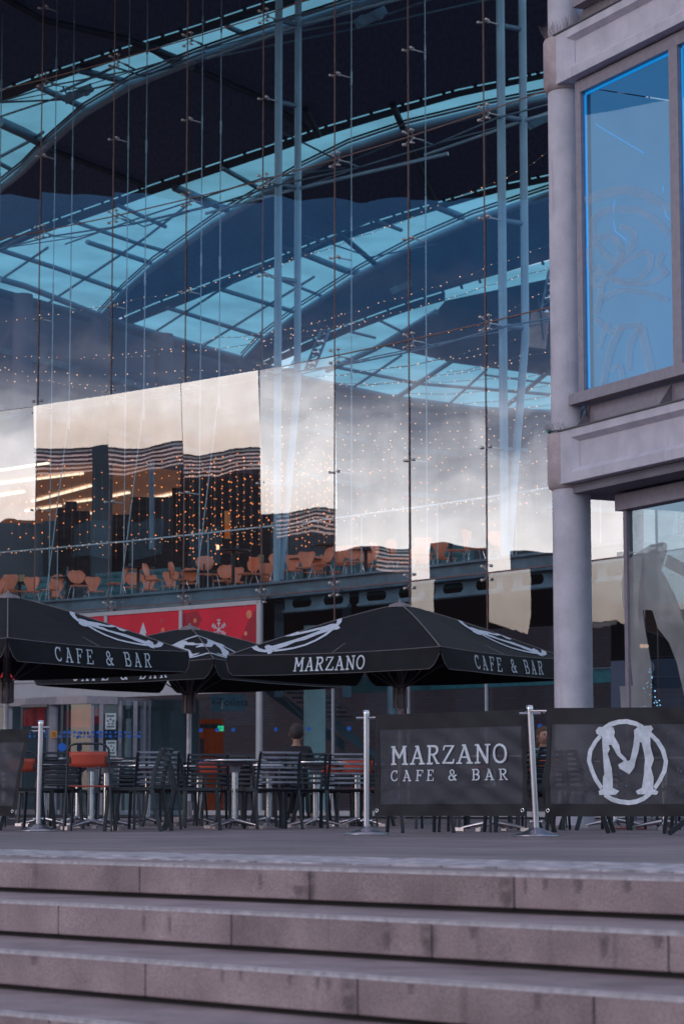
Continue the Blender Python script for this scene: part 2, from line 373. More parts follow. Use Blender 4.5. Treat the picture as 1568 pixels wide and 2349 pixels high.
for k in range(9):
    xs = pxj.get(k, [-900+((k*173) % 300), -350, 200, 700, 1200, 1800])
    js = [along(x, min(k, 20)) for x in xs]
    js = [js[0]-6, js[0]-3]+js+[js[-1]+2.4, js[-1]+5]
    mb = MB(); z = stepz(k); b = -k*TRD; back = .45 if k == 0 else TRD+.04
    for a0, a1 in zip(js, js[1:]):
        L = a1-a0-.006; cz = z-(RIS-GAP)/2
        mb.box(S((a0+a1)/2, b+back/2, cz), (L, back, RIS-GAP), rz=math.atan2(u.y, u.x))
    o = mb.build('steps', M['granite'], bevel=.007); tag(o, kind='structure')
    mb = MB(); mb.box(S((js[0]+js[-1])/2, b+.035+.3, z-RIS+GAP/2-.001), (js[-1]-js[0], .6, GAP), rz=math.atan2(u.y, u.x))
    tag(mb.build('steps', M['gap']), kind='structure')
    mb = MB(); A_ = js[0]; B_ = js[-1]                        # pale arris along the tread edge
    mb.box(S((A_+B_)/2, b-.0005, z-.008), (B_-A_, .004, .012), rz=math.atan2(u.y, u.x)); mb.box(S((A_+B_)/2, b+.011, z+.001), (B_-A_, .024, .003), rz=math.atan2(u.y, u.x))
    tag(mb.build('steps', M['nosing']), kind='structure')
# dark run-off stains on the risers
def stainmat():
    m = bpy.data.materials.new('run-off stain'); m.use_nodes = True; nt = m.node_tree; b = nt.nodes['Principled BSDF']; out = nt.nodes['Material Output']
    b.inputs['Base Color'].default_value = (.035, .022, .03, 1); b.inputs['Roughness'].default_value = .7
    tc = N(nt, 'ShaderNodeTexCoord'); sp_ = N(nt, 'ShaderNodeSeparateXYZ'); nt.links.new(tc.outputs['Generated'], sp_.inputs[0])
    def math_(op, a, b_=None, c=None):
        n = N(nt, 'ShaderNodeMath', operation=op)
        for i, v in enumerate((a, b_, c)):
            if v is None: continue
            if isinstance(v, (int, float)): n.inputs[i].default_value = v
            else: nt.links.new(v, n.inputs[i])
        return n.outputs[0]
    cx = math_('MULTIPLY', math_('ABSOLUTE', math_('SUBTRACT', sp_.outputs[0], .5)), 2)
    edge = math_('SUBTRACT', 1, math_('POWER', cx, 1.4))
    dn = math_('MULTIPLY', math_('POWER', sp_.outputs[2], .6), math_('MULTIPLY', math_('SUBTRACT', 1.02, sp_.outputs[2]), 6)); dn = math_('MINIMUM', dn, 1)
    no = N(nt, 'ShaderNodeTexNoise'); no.inputs['Scale'].default_value = 18; no.inputs['Detail'].default_value = 6; nt.links.new(tc.outputs['Object'], no.inputs['Vector'])
    nn_ = math_('MULTIPLY_ADD', no.outputs['Fac'], 3.2, -1.1); al = math_('MULTIPLY', math_('MULTIPLY', edge, dn), nn_); al = math_('MULTIPLY', math_('MINIMUM', math_('MAXIMUM', al, 0), 1), .62)
    tr = N(nt, 'ShaderNodeBsdfTransparent'); mx_ = N(nt, 'ShaderNodeMixShader'); nt.links.new(al, mx_.inputs[0]); nt.links.new(tr.outputs[0], mx_.inputs[1]); nt.links.new(b.outputs[0], mx_.inputs[2]); nt.links.new(mx_.outputs[0], out.inputs[0]); return m
SM_ = stainmat()
for x, k, w_, h_ in ((712, 0, .09, .13), (686, 0, .12, .06), (1157, 0, .10, .13), (980, 1, .11, .12), (1376, 1, .05, .09), (1498, 1, .07, .05), (337, 1, .03, .09), (395, 1, .03, .09), (887, 1, .05, .11), (515, 2, .03, .05), (557, 2, .03, .04), (668, 2, .03, .04), (730, 2, .03, .05), (755, 2, .03, .05), (800, 2, .09, .13), (1225, 2, .04, .06), (1200, 0, .03, .07), (1245, 0, .04, .05), (1320, 0, .06, .06), (1430, 0, .05, .05), (600, 0, .03, .09), (90, 2, .1, .04), (165, 3, .1, .12), (520, 3, .05, .06), (940, 2, .05, .04), (1080, 1, .05, .05)):
    zt_ = stepz(k)-(RIS-GAP if (x, k) == (686, 0) else .012)
    if (x, k) == (686, 0): zt_ = stepz(k)-.075
    a_ = along(x, k); q = S(a_, -k*TRD-.0045, 0); mb = MB(); z0 = zt_-h_
    mb.poly([(-w_/2, 0, 0), (w_/2, 0, 0), (w_/2, 0, h_), (-w_/2, 0, h_)]); o = mb.build('water_stain', SM_); o.location = (q.x, q.y, z0); o.rotation_euler = (0, 0, math.atan2(u.y, u.x)); tag(o, kind='structure')
# ================================================================== CAFE BARRIER
def stanchion(x, D, lean, label):
    p = PG(x, D); o = empty('barrier_post', p, 0, label=label, cat='barrier post', group='steel posts of the cafe barrier')
    b = MB(); b.lathe([(.001, .0), (.20, 0), (.205, .006), (.20, .012), (.15, .028), (.08, .052), (.045, .07), (.03, .075)], n=40); b.build('base', M['steel'], o)
    b = MB(); b.tube([(0, 0, .06), (lean, 0, 1.1)], .026, 20); b.build('pole', M['steel'], o)
    b = MB(); b.lathe([(.0285, 1.075), (.0285, 1.104), (.001, 1.106)], (lean, 0, 0), 20); b.build('cap', M['chrome'], o)
    b = MB(); b.tube([(-.09+lean, 0, 1.035), (.09+lean, 0, 1.035)], .012, 8); b.box((lean, -.026, 1.06), (.008, .006, .03)); b.build('rail_socket', M['steel'], o)
    b = MB(); b.ball((-.045, 0, .125), .011); b.ball((.045, 0, .125), .011); b.tube([(-.045, 0, .125), (.045, 0, .125)], .006, 6); b.build('hook', M['chrome'], o)
    return p
s1 = stanchion(88, 24.4, .01, 'brushed steel barrier post on a domed foot at the left, beside the grey banner edge')
s2 = stanchion(840, 21.7, 0, 'brushed steel barrier post just left of the lettered cafe banner')
s3 = stanchion(1229, 20.6, -.045, 'slightly leaning steel barrier post between the lettered banner and the round badge banner')
s4 = stanchion(1690, 19.4, 0, 'steel barrier post at the right-hand end of the round badge banner')
def banner(name, x0, x1, y0a, y0b, ybt, D0, D1, label, skew=0.0, txt=None):
    A = P(x0, y0a, D0); B = P(x1, y0b, D1); C0 = P(x0, ybt, D0); C1 = P(x1, ybt, D1)
    W = Vector((B.x-A.x, B.y-A.y, 0)); L = W.length; w = W/L; nn = Vector((w.y, -w.x, 0));
    if nn.y > 0: nn = -nn
    rg = random.Random(int(x0))
    ph = rg.uniform(0, 6)
    def pt(s, t, lift=0):                                  # s, t in 0..1
        top = A.lerp(B, s); bot = C0.lerp(C1, s)
        p = top.lerp(bot, t); p = p + w*(skew*t*s)
        wav = .010*math.sin(s*17+ph+t*4.5)*t+.012*math.sin(s*7+6*t+ph*2)+.006*math.sin(s*41+ph+t*3)*(1-t)**2+.007*math.sin((s+t)*23+ph)*t*(1-s)+.006*math.sin((s-t)*29)*s
        bul = .03*math.sin(math.pi*s)*t
        return p+nn*(wav+bul+lift)
    o = empty('cafe_banner', (0, 0, 0), 0, label=label, cat='banner')
    def grid(s0, s1, t0, t1, ns, nt_, lift=0):
        m = MB(); pts = [[pt(s0+(s1-s0)*i/ns, t0+(t1-t0)*j/nt_, lift) for i in range(ns+1)] for j in range(nt_+1)]
        for r0, r1 in zip(pts, pts[1:]): m.strip(r0, r1, True)
        # merge rows
        return m
    e = .022; 
    grid(e, 1-e, .145, .9, 100, 40).build('mesh_panel', M['mesh'], o)
    m = MB()
    for g in (grid(0, 1, .0, .15, 60, 4, .006), grid(0, 1, .885, 1, 60, 3, .006), grid(0, .026, .15, .885, 2, 12, .006), grid(.974, 1, .15, .885, 2, 12, .006)):
        b_ = len(m.v); m.v += g.v; m.f += [[i+b_ for i in f] for f in g.f]; m.m += g.m; m.sm += g.sm; m.weld = True
    m.build('hem', M['hem'], o)
    for s in (.018, .982):
        m = MB(); c = pt(s, .945, .01)
        ring = [c+w*.014*math.cos(a)+Vector((0, 0, .014*math.sin(a))) for a in [i*math.pi/6 for i in range(13)]]
        m.tube(ring, .005, 6); m.build('eyelet', M['chrome'], o)
    m = MB(); m.tube([A-w*.16+Vector((0, 0, -.022))-nn*.03, B+w*.16+Vector((0, 0, -.022))-nn*.03], .011, 8); m.build('rail', M['steel'], o)
    return o, pt, L, A, C0
ob, pt, L, A, C0 = banner('b', 862, 1206, 1640, 1628, 1872, 21.63, 20.68, 'charcoal mesh banner printed MARZANO CAFE & BAR between two steel posts')
H_ = (A-C0).length
def bfn(pt, s0, t0, L, H):                                   # local metres around (s0,t0) -> banner surface
    return lambda x, y, l: pt(s0+x/L, t0-y/H, .007+l)
m = MB(); map_polys(m, text_polys('MARZANO', L*.785, H_*.185, .10), bfn(pt, .498, .50, L, H_)); m.build('lettering', M['letter'], ob)
m = MB(); map_polys(m, text_polys('CAFE & BAR', L*.785, H_*.108, .42), bfn(pt, .498, .66, L, H_)); m.build('lettering', M['letter'], ob)
ob, pt, L, A, C0 = banner('b', 1252, 1640, 1624, 1622, 1873, 20.45, 19.6, 'charcoal mesh banner with a large round badge M in front of the concrete column')
H_ = (A-C0).length
rad = 94.0/388*L
map_fine([[Vector((q.x*rad, q.y*rad*.95)) for q in p] for p in badge_polys()], bfn(pt, (1444-1252)/388.0, .50, L, H_), 'badge', 'letter', ob, .035)
ob, pt, L, A, C0 = banner('b', -270, 70, 1676, 1672, 1872, 25.6, 24.5, 'grey mesh banner with a slanting right edge at the far left', skew=-.20)
H_ = (A-C0).length
map_fine([[q*.36 for q in p] for p in badge_polys()], bfn(pt, (-82+270)/340.0, .46, L, H_), 'badge', 'letter', ob, .035)
# ================================================================== PARASOLS
def parasol(x, D, s, ze, zp, phi, label, badge_dirs, txt):
    base = PG(x, D); o = empty('parasol', base, R(-45+phi), label=label, cat='parasol', group='black square cafe parasols')
    def ch(a, b):
        m_ = max(abs(a), abs(b))/s; n_ = min(abs(a), abs(b))/s
        fold = .035*(1-min(1, abs(m_-n_)/.5))*m_
        return zp-(zp-ze)*(m_**1.22)-.05*math.sin(math.pi*min(1, m_))*(1-n_/max(m_, 1e-6))*m_-(.03*(1-(n_)**2) if m_ > .98 else .03*(1-n_**2)*m_)
    K = 26; m = MB()
    for (ax, sg) in (('x', 1), ('y', -1), ('x', -1), ('y', 1)):
        rows = []
        for i in range(K+1):
            r = s*i/K; row = []
            for j in range(-12, 13):
                q = r*j/12
                a, b = (sg*r, q) if ax == 'x' else (q, sg*r)
                row.append(Vector((a, b, ch(a, b))))
            rows.append(row)
        for r0, r1 in zip(rows, rows[1:]): m.strip(r0, r1, True)
    can = m.build('canopy', M['blackfab'], o)
    # ridge seams
    m = MB()
    for sx in (1, -1):
        for sy in (1, -1): m.tube([(sx*s*i/14, sy*s*i/14, ch(sx*s*i/14, sy*s*i/14)+.004) for i in range(1, 15)], .009, 5)
    for sd in range(4):
        rt = Matrix.Rotation(sd*math.pi/2, 3, 'Z'); m.tube([rt@Vector((s*1.002, q*s/10, ch(s, q*s/10)+.003)) for q in range(-10, 11)], .006, 5)
    m.build('seam', M['seam'], can)
    # valances: one flap per side, cut back with a rounded notch at each corner
    hv = .275
    for sd, word in zip(range(4), txt):
        rt = Matrix.Rotation(sd*math.pi/2, 3, 'Z')
        def zt(q): return ch(s, q)
        def vp(q, t, l=0):
            q2 = q; fl = .02*math.sin(q*5+sd)*t
            return rt@Vector((s+.004+.05*t+fl+l, q2, zt(q)-t*hv))
        cols_ = []; m = MB(); nq = 48
        edge = []
        for i in range(nq+1):
            q = -s+2*s*i/nq; de = s-abs(q)
            bot = 1.0-.04*math.sin(math.pi*i/nq) if de > .16 else (.38+.62*math.sqrt(max(0, 1-((.16-de)/.12)**2)) if de > .04 else .38*(1))
            if de < .001: bot = .3
            cols_.append([vp(q, bot*t/4) for t in range(5)]); edge.append(vp(q, bot, .002))
        for c0, c1 in zip(cols_, cols_[1:]): m.strip(c0, c1, True)
        v = m.build('valance', M['blackfab2'], o)
        m = MB(); m.tube(edge, .0042, 4); m.build('piping', M['seam'], v)
        if word:
            w_, c_ = (1.12, 0) if word == 'MARZANO' else (1.80, .0)
            m = MB(); map_polys(m, text_polys(word, w_, .185, .10 if word == 'MARZANO' else .36), lambda a, b, l: vp(a+c_, 1-(b+.05)/hv, .006+l))
            m.build('lettering', M['letter'], v)
    # printed badges draped over the corner ridges
    for a_ in badge_dirs:
        bm = bmesh.new(); d = Vector((math.cos(R(a_)), math.sin(R(a_)))); n2 = Vector((-d.y, d.x))
        for p in badge_polys():
            bm.faces.new([bm.verts.new((q.x*.62, q.y*.62, 0)) for q in p])
        bmesh.ops.triangulate(bm, faces=bm.faces[:])
        for _ in range(6):
            es = [e for e in bm.edges if e.calc_length() > .09]
            if not es: break
            bmesh.ops.subdivide_edges(bm, edges=es, cuts=1); bmesh.ops.triangulate(bm, faces=bm.faces[:])
        for v in bm.verts:
            q = d*(s*1.414*.60-v.co.y)+n2*v.co.x*1
            q.x = max(-s*.995, min(s*.995, q.x)); q.y = max(-s*.995, min(s*.995, q.y))
            v.co = Vector((q.x, q.y, ch(q.x, q.y)+.012))
        me = bpy.data.meshes.new('badge'); bm.to_mesh(me); bm.free(); me.materials.append(M['letter'])
        ob = bpy.data.objects.new('badge', me); col.objects.link(ob); ob.parent = can
    m = MB(); m.lathe([(.16, zp-.035), (.15, zp+.0), (.06, zp+.03), (.02, zp+.045), (.016, zp+.07), (.001, zp+.08)], n=24); m.build('finial', M['bracket'], o)
    m = MB(); m.tube([(0, 0, .05), (0, 0, zp-.04)], .038, 16); m.build('pole', M['pole'], o)
    m = MB()
    m.lathe([(.055, ze-.42), (.075, ze-.40), (.075, ze-.37), (.05, ze-.35), (.05, ze-.1)], n=16)
    for i in range(8):
        a = i*math.pi/4; m.box((.075*math.cos(a), .075*math.sin(a), ze-.55), (.05, .03, .27), rz=a)
    m.lathe([(.045, ze-.70), (.085, ze-.69), (.085, ze-.42), (.045, ze-.41)], n=16)
    m.build('slide_bracket', M['bracket'], o)
    for i in range(8):
        a = i*math.pi/4; rr_ = s*(1.414 if i % 2 else 1)*.97
        m = MB(); m.tube([(0, 0, zp-.08), (rr_*.5*math.cos(a), rr_*.5*math.sin(a), ch(rr_*.5*math.cos(a), rr_*.5*math.sin(a))-.03), (rr_*math.cos(a), rr_*math.sin(a), ch(rr_*.97*math.cos(a), rr_*.97*math.sin(a))-.03)], .011, 6)
        rb = m.build('rib', M['bracket'], o)
        m = MB(); k = rr_*.55; m.tube([(.06*math.cos(a), .06*math.sin(a), ze-.42), (k*math.cos(a), k*math.sin(a), ch(k*math.cos(a), k*math.sin(a))-.035)], .010, 6); m.build('strut', M['alud'], rb)
    m = MB(); m.box((0, 0, .035), (.62, .62, .07)); m.lathe([(.06, .07), (.06, .3), (.04, .31)], n=16); m.build('foot', M['bracket'], o)
    return o
CB = 'CAFE & BAR'
parasol(10, 31.7, 1.68, 2.27, 2.98, 8, 'black cafe parasol cut by the left edge, CAFE & BAR on its valance', (45, 225), (CB, 'MARZANO', CB, 'MARZANO'))
parasol(432, 37.0, 1.68, 2.33, 2.94, 12, 'black cafe parasol in the middle, farther back, badge over its near corner', (-45, 135), ('MARZANO', CB, 'MARZANO', CB))
pr = parasol(918, 33.0, 1.68, 2.25, 2.97, 11, 'black cafe parasol beside the concrete column with MARZANO on its valance', (45, 225), (CB, 'MARZANO', CB, 'MARZANO'))
# no smoking sticker on the pole
st = PG(918, 32.95); m = MB(); c = P(918, 1634, 32.95)
m.box(c, (.085, .004, .16)); o = m.build('pole_sticker', [M['paper']]); tag(o, 'small white no smoking sticker on the pole of the right parasol', 'sticker')
m = MB(); cc = c+Vector((0, -.006, .01)); m.tube([cc+Vector((.033*math.cos(a), 0, .033*math.sin(a))) for a in [i*math.pi/8 for i in range(17)]], .005, 5); m.tube([cc+Vector((-.024, 0, .024)), cc+Vector((.024, 0, -.024))], .004, 5)
r_ = m.build('symbol', mat('sign red', (.5, .02, .03), .5), o)
# ================================================================== LIBRARY BUILDING (glass front, masts, roof, mezzanine)
B = empty('library_building', (0, 52, 0), 0, label='large civic building with tall frameless glass front, steel masts and curved roof lights', cat='building')
def bp(mbb, name, mt, parent=None, bevel=0):                # parts are modelled in world coordinates
    o = mbb.build(name, mt, parent or B, bevel)
    if parent is None: o.location = (0, -52, 0)
    return o
J = [(-16.9, 62.2), (-14.75, 61.1), (-12.6, 60.1), (-10.9, 59.3), (-9.16, 58.2), (-7.23, 56.8), (-5.343, 55.3), (-3.52, 53.67), (-1.73, 52.0), (-.147, 50.24), (1.368, 48.5), (2.817, 46.7), (4.25, 44.8), (5.6, 42.84), (6.85, 40.8), (8.0, 38.7)]
LV = [0.0, 4.43, 9.36, 13.61, 17.36, 21.0]; LV = [0.12]+[v+EYE for v in LV[1:]]
def jp(i, z, inn=0.0, al=0.0):                              # point at joint i, height z, moved inward / along
    i0 = max(0, i-1); i1 = min(len(J)-1, i+1)
    t = Vector((J[i1][0]-J[i0][0], J[i1][1]-J[i0][1], 0)).normalized(); n = Vector((-t.y, t.x, 0))
    if n.y < 0: n = -n
    return Vector((J[i][0], J[i][1], z))+n*inn+t*al
tiltn = {5: (3.4, 0), 6: (3.5, 0), 7: (3.2, 0), 8: (1.2, 2.2), 9: (0, .5), 4: (.9, 0), 10: (0.1, 0), 11: (-.1, .2)}
for i in range(len(J)-1):
    a = Vector((*J[i], 0)); b = Vector((*J[i+1], 0)); t = (b-a).normalized(); n = Vector((-t.y, t.x, 0)); n = n if n.y > 0 else -n
    for k in range(5):
        z0, z1 = LV[k], LV[k+1]
        if i < 8 and k == 0: continue                        # entrance bays are framed separately
        tl, rt_ = tiltn.get(i, (0, 0)) if k == 1 else (random.Random(i*7+k).uniform(-.15, .15), (.9 if i == 8 else .3 if i == 9 else 0))
        if k == 0: tl, rt_ = 0.0, (2.2 if i == 8 else 0)
        c = (a+b)/2; cz = (z0+z1)/2; rg = random.Random(i*31+k)
        N_ = 10; m = MB(); rows = []
        for jz in range(N_+1):
            row = []
            for jx in range(N_+1):
                s_ = jx/N_-.5; q = jz/N_-.5; L_ = (b-a).length
                off = math.tan(R(tl))*(z1-z0)*q*1.0 - math.tan(R(rt_))*L_*s_
                off += (.004*math.cos(math.pi*s_)*math.cos(math.pi*q))*rg.uniform(.2, 1.4) + (.0016*math.sin(s_*6+rg.random()*0)*math.sin(q*5))
                row.append(c+t*L_*s_*.996+Vector((0, 0, cz+(z1-z0)*q*.998))-n*off)
            rows.append(row)
        vs = [v for r in rows for v in r]; w1 = N_+1
        m.add(vs, [(y*w1+x, y*w1+x+1, (y+1)*w1+x+1, (y+1)*w1+x) for y in range(N_) for x in range(N_)], True)
        bp(m, 'glass_pane', M['pane'] if k else M['paneg'])
# silicone joints
for i in range(len(J)):
    m = MB(); z0 = LV[1]-.1 if i < 8 else .1
    m.bar(jp(i, z0, -.012), jp(i, 21, -.012), .03, .012, up=jp(i, 0, 1)-jp(i, 0, 0)); bp(m, 'vertical_joint', M['joint'])
for k in range(1, 5):
    m = MB()
    for i in range(len(J)-1): m.bar(jp(i, LV[k], -.014), jp(i+1, LV[k], -.014), .012, .026)
    bp(m, 'horizontal_joint', M['joint'])
# white verticals on the ground floor
for i in range(8, 13):
    m = MB(); m.bar(jp(i, .1, -.05), jp(i, 2.65 if i > 8 else 4.55, -.05), .035 if i > 8 else .16, .05, up=jp(i, 0, 1)-jp(i, 0, 0)); bp(m, 'post', M['white'])
m = MB()
for i in range(len(J)-1): m.bar(jp(i, .06, -.02), jp(i+1, .06, -.02), .12, .12)
bp(m, 'plinth', M['white'])
# spider fittings
lev = []
for k in range(1, 5):
    lev.append((LV[k], 4)); lev.append(((LV[k]+LV[k+1])/2, 2))
def spider(nb):
    m = MB(); dz = .135 if nb == 4 else 0
    for sx in (-.13, .11):
        for sz in ((-dz, dz) if dz else (0,)):
            m.ball((sx, -.03, sz), .032, 8); m.tube([(sx, -.02, sz), (0.02, .10, 0)], .010, 5); m.ball((sx, .03, sz), .022, 6)
    m.ball((.02, .11, 0), .035, 8); m.tube([(.02, .1, 0), (.02, .42, 0)], .016, 6)
    return m.build('spider_fitting', M['fitting'], B)
protos = {4: spider(4), 2: spider(2)}; used = set()
mastj = (8, 11)
for i in range(3, 14):
    i1 = min(len(J)-1, i+1); t = Vector((J[i1][0]-J[i-1][0], J[i1][1]-J[i-1][1], 0)); rz = math.atan2(t.y, t.x)
    for z, nb in lev:
        pr_ = protos[nb]; o = pr_ if nb not in used else pr_.copy()
        if nb in used: col.objects.link(o); o.parent = B
        used.add(nb); p = jp(i, z, 0); o.location = p-Vector((0, 52, 0)); o.rotation_euler = (0, 0, rz)
# masts: front tube, rear tube with splayed foot, rungs
for i in mastj:
    top = 20.2; fr = jp(i, 0, .45, .0); bk = jp(i, 0, .98, .07); Z = Vector((0, 0, 1))
    m = MB(); m.tube([fr+Z*(4.9), fr+Z*top], .085, 16); ms = bp(m, 'mast', M['bluesteel'])
    knee = 9.35+EYE-.2
    m = MB(); m.tube([fr.lerp(bk, .15)+Z*5.1, bk+Z*knee, bk+Z*top], .078, 16); m.build('rear_tube', M['bluesteel'], ms)
    for z, nb in lev:
        if z > 6 and z < top:
            m = MB(); m.tube([fr+Z*z, bk+Z*(z-.0)], .055, 10); m.build('rung', M['bluesteel2'], ms)
# vertical rods at the other joints
for i in range(3, 14):
    if i in mastj: continue
    for inn, al, r_ in ((.42, .05, .011), (.95, .12, .013)):
        if i in (9, 10, 12) and inn > .5: continue
        m = MB(); Z = Vector((0, 0, 1)); a = jp(i, 0, inn, al); foot = jp(i, 0, .42 if inn < .5 else .5, -.15 if inn > .5 else al)
        m.tube([foot+Z*4.95, a+Z*9.6, a+Z*20], r_, 6)
        for z in (9.2, 12.4, 15.6, 18.0): m.tube([a+Z*z, a+Z*(z+.3)], r_*1.9, 6)
        bp(m, 'tie_rod', M['rail'])
# horizontal bowstring cables behind each transom
for k in (2, 3, 4):
    z = LV[k]; m = MB(); pts = []; pts2 = []
    for i in range(2, 15):
        dd = min(abs(i-8), abs(i-11), abs(i-5)); dep = .35+.33*min(dd, 3)
        pts.append(jp(i, z-.05, dep)); pts2.append(jp(i, z+.10, 1.25-.22*dd))
    m.tube(pts, .020, 6); m.tube(pts2, .014, 6)
    for i, p in zip(range(2, 15), pts): m.tube([jp(i, z, .3), p], .024, 6); m.tube([p, pts2[i-2]], .012, 5)
    bp(m, 'wind_truss', M['bluesteel2'])
for k in (3, 4):                                              # thicker tubes between the masts
    m = MB(); z = LV[k]
    for i in mastj:
        a = jp(i, z-.02, .98, .07); m.tube([a, jp(i, z+.35, 2.2, 3.5)], .045, 8); m.tube([a, jp(i, z+.12, 1.4, -3.5)], .035, 8)
    bp(m, 'brace', M['bluesteel'])
# ---- roof: traced outlines thrown onto a level ceiling at 20 m
ZR = 20.0
XS = [-160, -100, -50, 0, 50, 100, 150, 200, 250, 300, 350, 400, 450, 500, 550, 600, 650, 700, 750, 800, 850, 900, 950, 1000, 1050, 1100, 1150, 1200, 1250, 1300, 1380, 1480]
def sm(pl, x): return lerp_line(pl, x)
def curve(pl, dy=0, x0=-160, x1=1480, Z=ZR):
    xs = [x for x in XS if x0 <= x <= x1]
    if x0 not in xs: xs = [x0]+xs
    if x1 not in xs: xs = xs+[x1]
    return xs
def band(up, lo, x0, x1, Z, name, mt, thick=0):
    xs = curve(up, 0, x0, x1); m = MB()
    A_ = [PZ(x, sm(up, x), Z) for x in xs]; B_ = [PZ(x, sm(lo, x), Z) for x in xs]
    m.strip(A_, B_); return bp(m, name, mt)
slA = [(-160, 262), (0, 208), (100, 170), (270, 114), (440, 62), (600, 8), (800, -50), (1480, -200)]
upA = [(-160, 290), (0, 236), (100, 196), (270, 138), (440, 84), (600, 32), (800, -25), (1480, -175)]
arA = [(-160, 590), (0, 425), (50, 385), (105, 328), (190, 253), (300, 187), (450, 126), (620, 68), (784, 15), (1000, -45), (1480, -150)]
slB = [(-160, 628), (0, 556), (110, 510), (265, 455), (345, 425), (600, 340), (723, 297), (863, 257), (1053, 205), (1250, 165), (1480, 125)]
upB = [(-160, 650), (0, 578), (110, 532), (265, 478), (345, 448), (600, 362), (723, 318), (863, 276), (1053, 222), (1250, 180), (1480, 138)]
arB = [(225, 728), (280, 668), (350, 605), (400, 570), (495, 502), (600, 440), (690, 388), (798, 335), (933, 290), (1118, 245), (1250, 218), (1480, 180)]
eaB = [(-160, 620), (0, 666), (225, 728)]
slC = [(262, 737), (345, 700), (430, 668), (600, 603), (773, 535), (933, 485), (1128, 428), (1255, 402), (1480, 350)]
upC = [(262, 752), (292, 748), (400, 706), (600, 625), (773, 556), (933, 503), (1128, 445), (1255, 418), (1480, 366)]
arC = [(553, 825), (600, 775), (683, 713), (823, 623), (950, 556), (1083, 498), (1255, 440), (1480, 385)]
eaC = [(292, 750), (553, 825)]
slD = [(600, 830), (700, 785), (788, 748), (938, 693), (1100, 643), (1255, 598), (1480, 540)]
upD = [(600, 845), (700, 806), (788, 768), (938, 712), (1020, 690), (1480, 640)]
Dk = M['darkroof']; Db = M['darkbeam']
tp = [(-160, -700), (1480, -700)]
GP = 3.2
def off(pl, d): return [(x, y+d) for x, y in pl]
band(tp, off(slA, -GP/2), -160, 1480, ZR, 'roof_panel', Dk)
band(off(slA, GP/2), upA, -160, 1480, ZR, 'gutter_beam', Db)
band(arA, off(slB, -GP/2), -160, 1480, ZR, 'roof_panel', Dk)
band(off(slB, GP/2), upB, -160, 1480, ZR, 'gutter_beam', Db)
band(arB, off(slC, -GP/2), 262, 1480, ZR, 'roof_panel', Dk)
band(off(slC, GP/2), upC, 262, 1480, ZR, 'gutter_beam', Db)
band([(225, 728), (262, 690)], [(225, 730), (262, 742)], 225, 262, ZR, 'roof_panel', Dk)
band(arC, off([(553, 858), (600, 832)]+slD[1:], -GP/2), 553, 1480, ZR, 'roof_panel', Dk)
band(off(slD, GP/2), upD, 600, 1020, ZR, 'gutter_beam', Db)
m = MB()
m.poly([PZ(x, y, ZR) for x, y in [(1020, 690), (1255, 640), (1480, 600), (1480, 890), (1260, 862), (1040, 833), (905, 800), (880, 795), (900, 772), (1000, 715)]]); bp(m, 'roof_panel', M['darkbeam'])
# roof light glazing, one sheet per opening
for nm, up, lo, x0, x1 in (('a', slA, arA, -160, 1200), ('b1', slB, eaB, -160, 225), ('b2', slB, arB, 225, 1480), ('c1', slC, eaC, 292, 553), ('c2', slC, arC, 553, 1480)):
    band(off(up, -4), off(lo, 3), x0, x1, ZR+.12, 'roof_light', M['skyglass'])
m = MB(); m.poly([PZ(x, y, ZR+.12) for x, y in [(640, 880), (700, 775), (938, 690), (1100, 640), (1480, 540), (1480, 985), (1265, 953), (1100, 945), (903, 920), (700, 895)]]); bp(m, 'roof_light', M['skyglass'])
def rt(pts, r, z=ZR-.25, mt='bluesteel2', name='roof_tube', n=10, x0=None, x1=None):
    m = MB(); m.tube([PZ(x, y, z) for x, y in pts], r, n); return bp(m, name, M[mt] if isinstance(mt, str) else mt)
def dens(pl, st=40):
    out = []
    for (x0, y0), (x1, y1) in zip(pl, pl[1:]):
        k = max(1, int(abs(x1-x0)/st)); out += [(x0+(x1-x0)*i/k, y0+(y1-y0)*i/k) for i in range(k)]
    return out+[pl[-1]]
for ar, r_ in ((arA, .13), (arB, .13), (arC, .13)):
    rt(off(ar, 8), r_, mt='bluesteel'); rt(off(ar, -8), .035, mt='white'); rt(off(ar, -15), .03, mt='darkbeam')
rt([(0, 640), (60, 657), (225, 722), (292, 745), (420, 783), (553, 822), (700, 868), (903, 912), (1100, 938), (1260, 945), (1400, 955)], .12)
rt([(-100, 650), (0, 672), (225, 735), (553, 832), (903, 924), (1100, 950), (1260, 957), (1400, 965)], .18, mt='darkbeam')
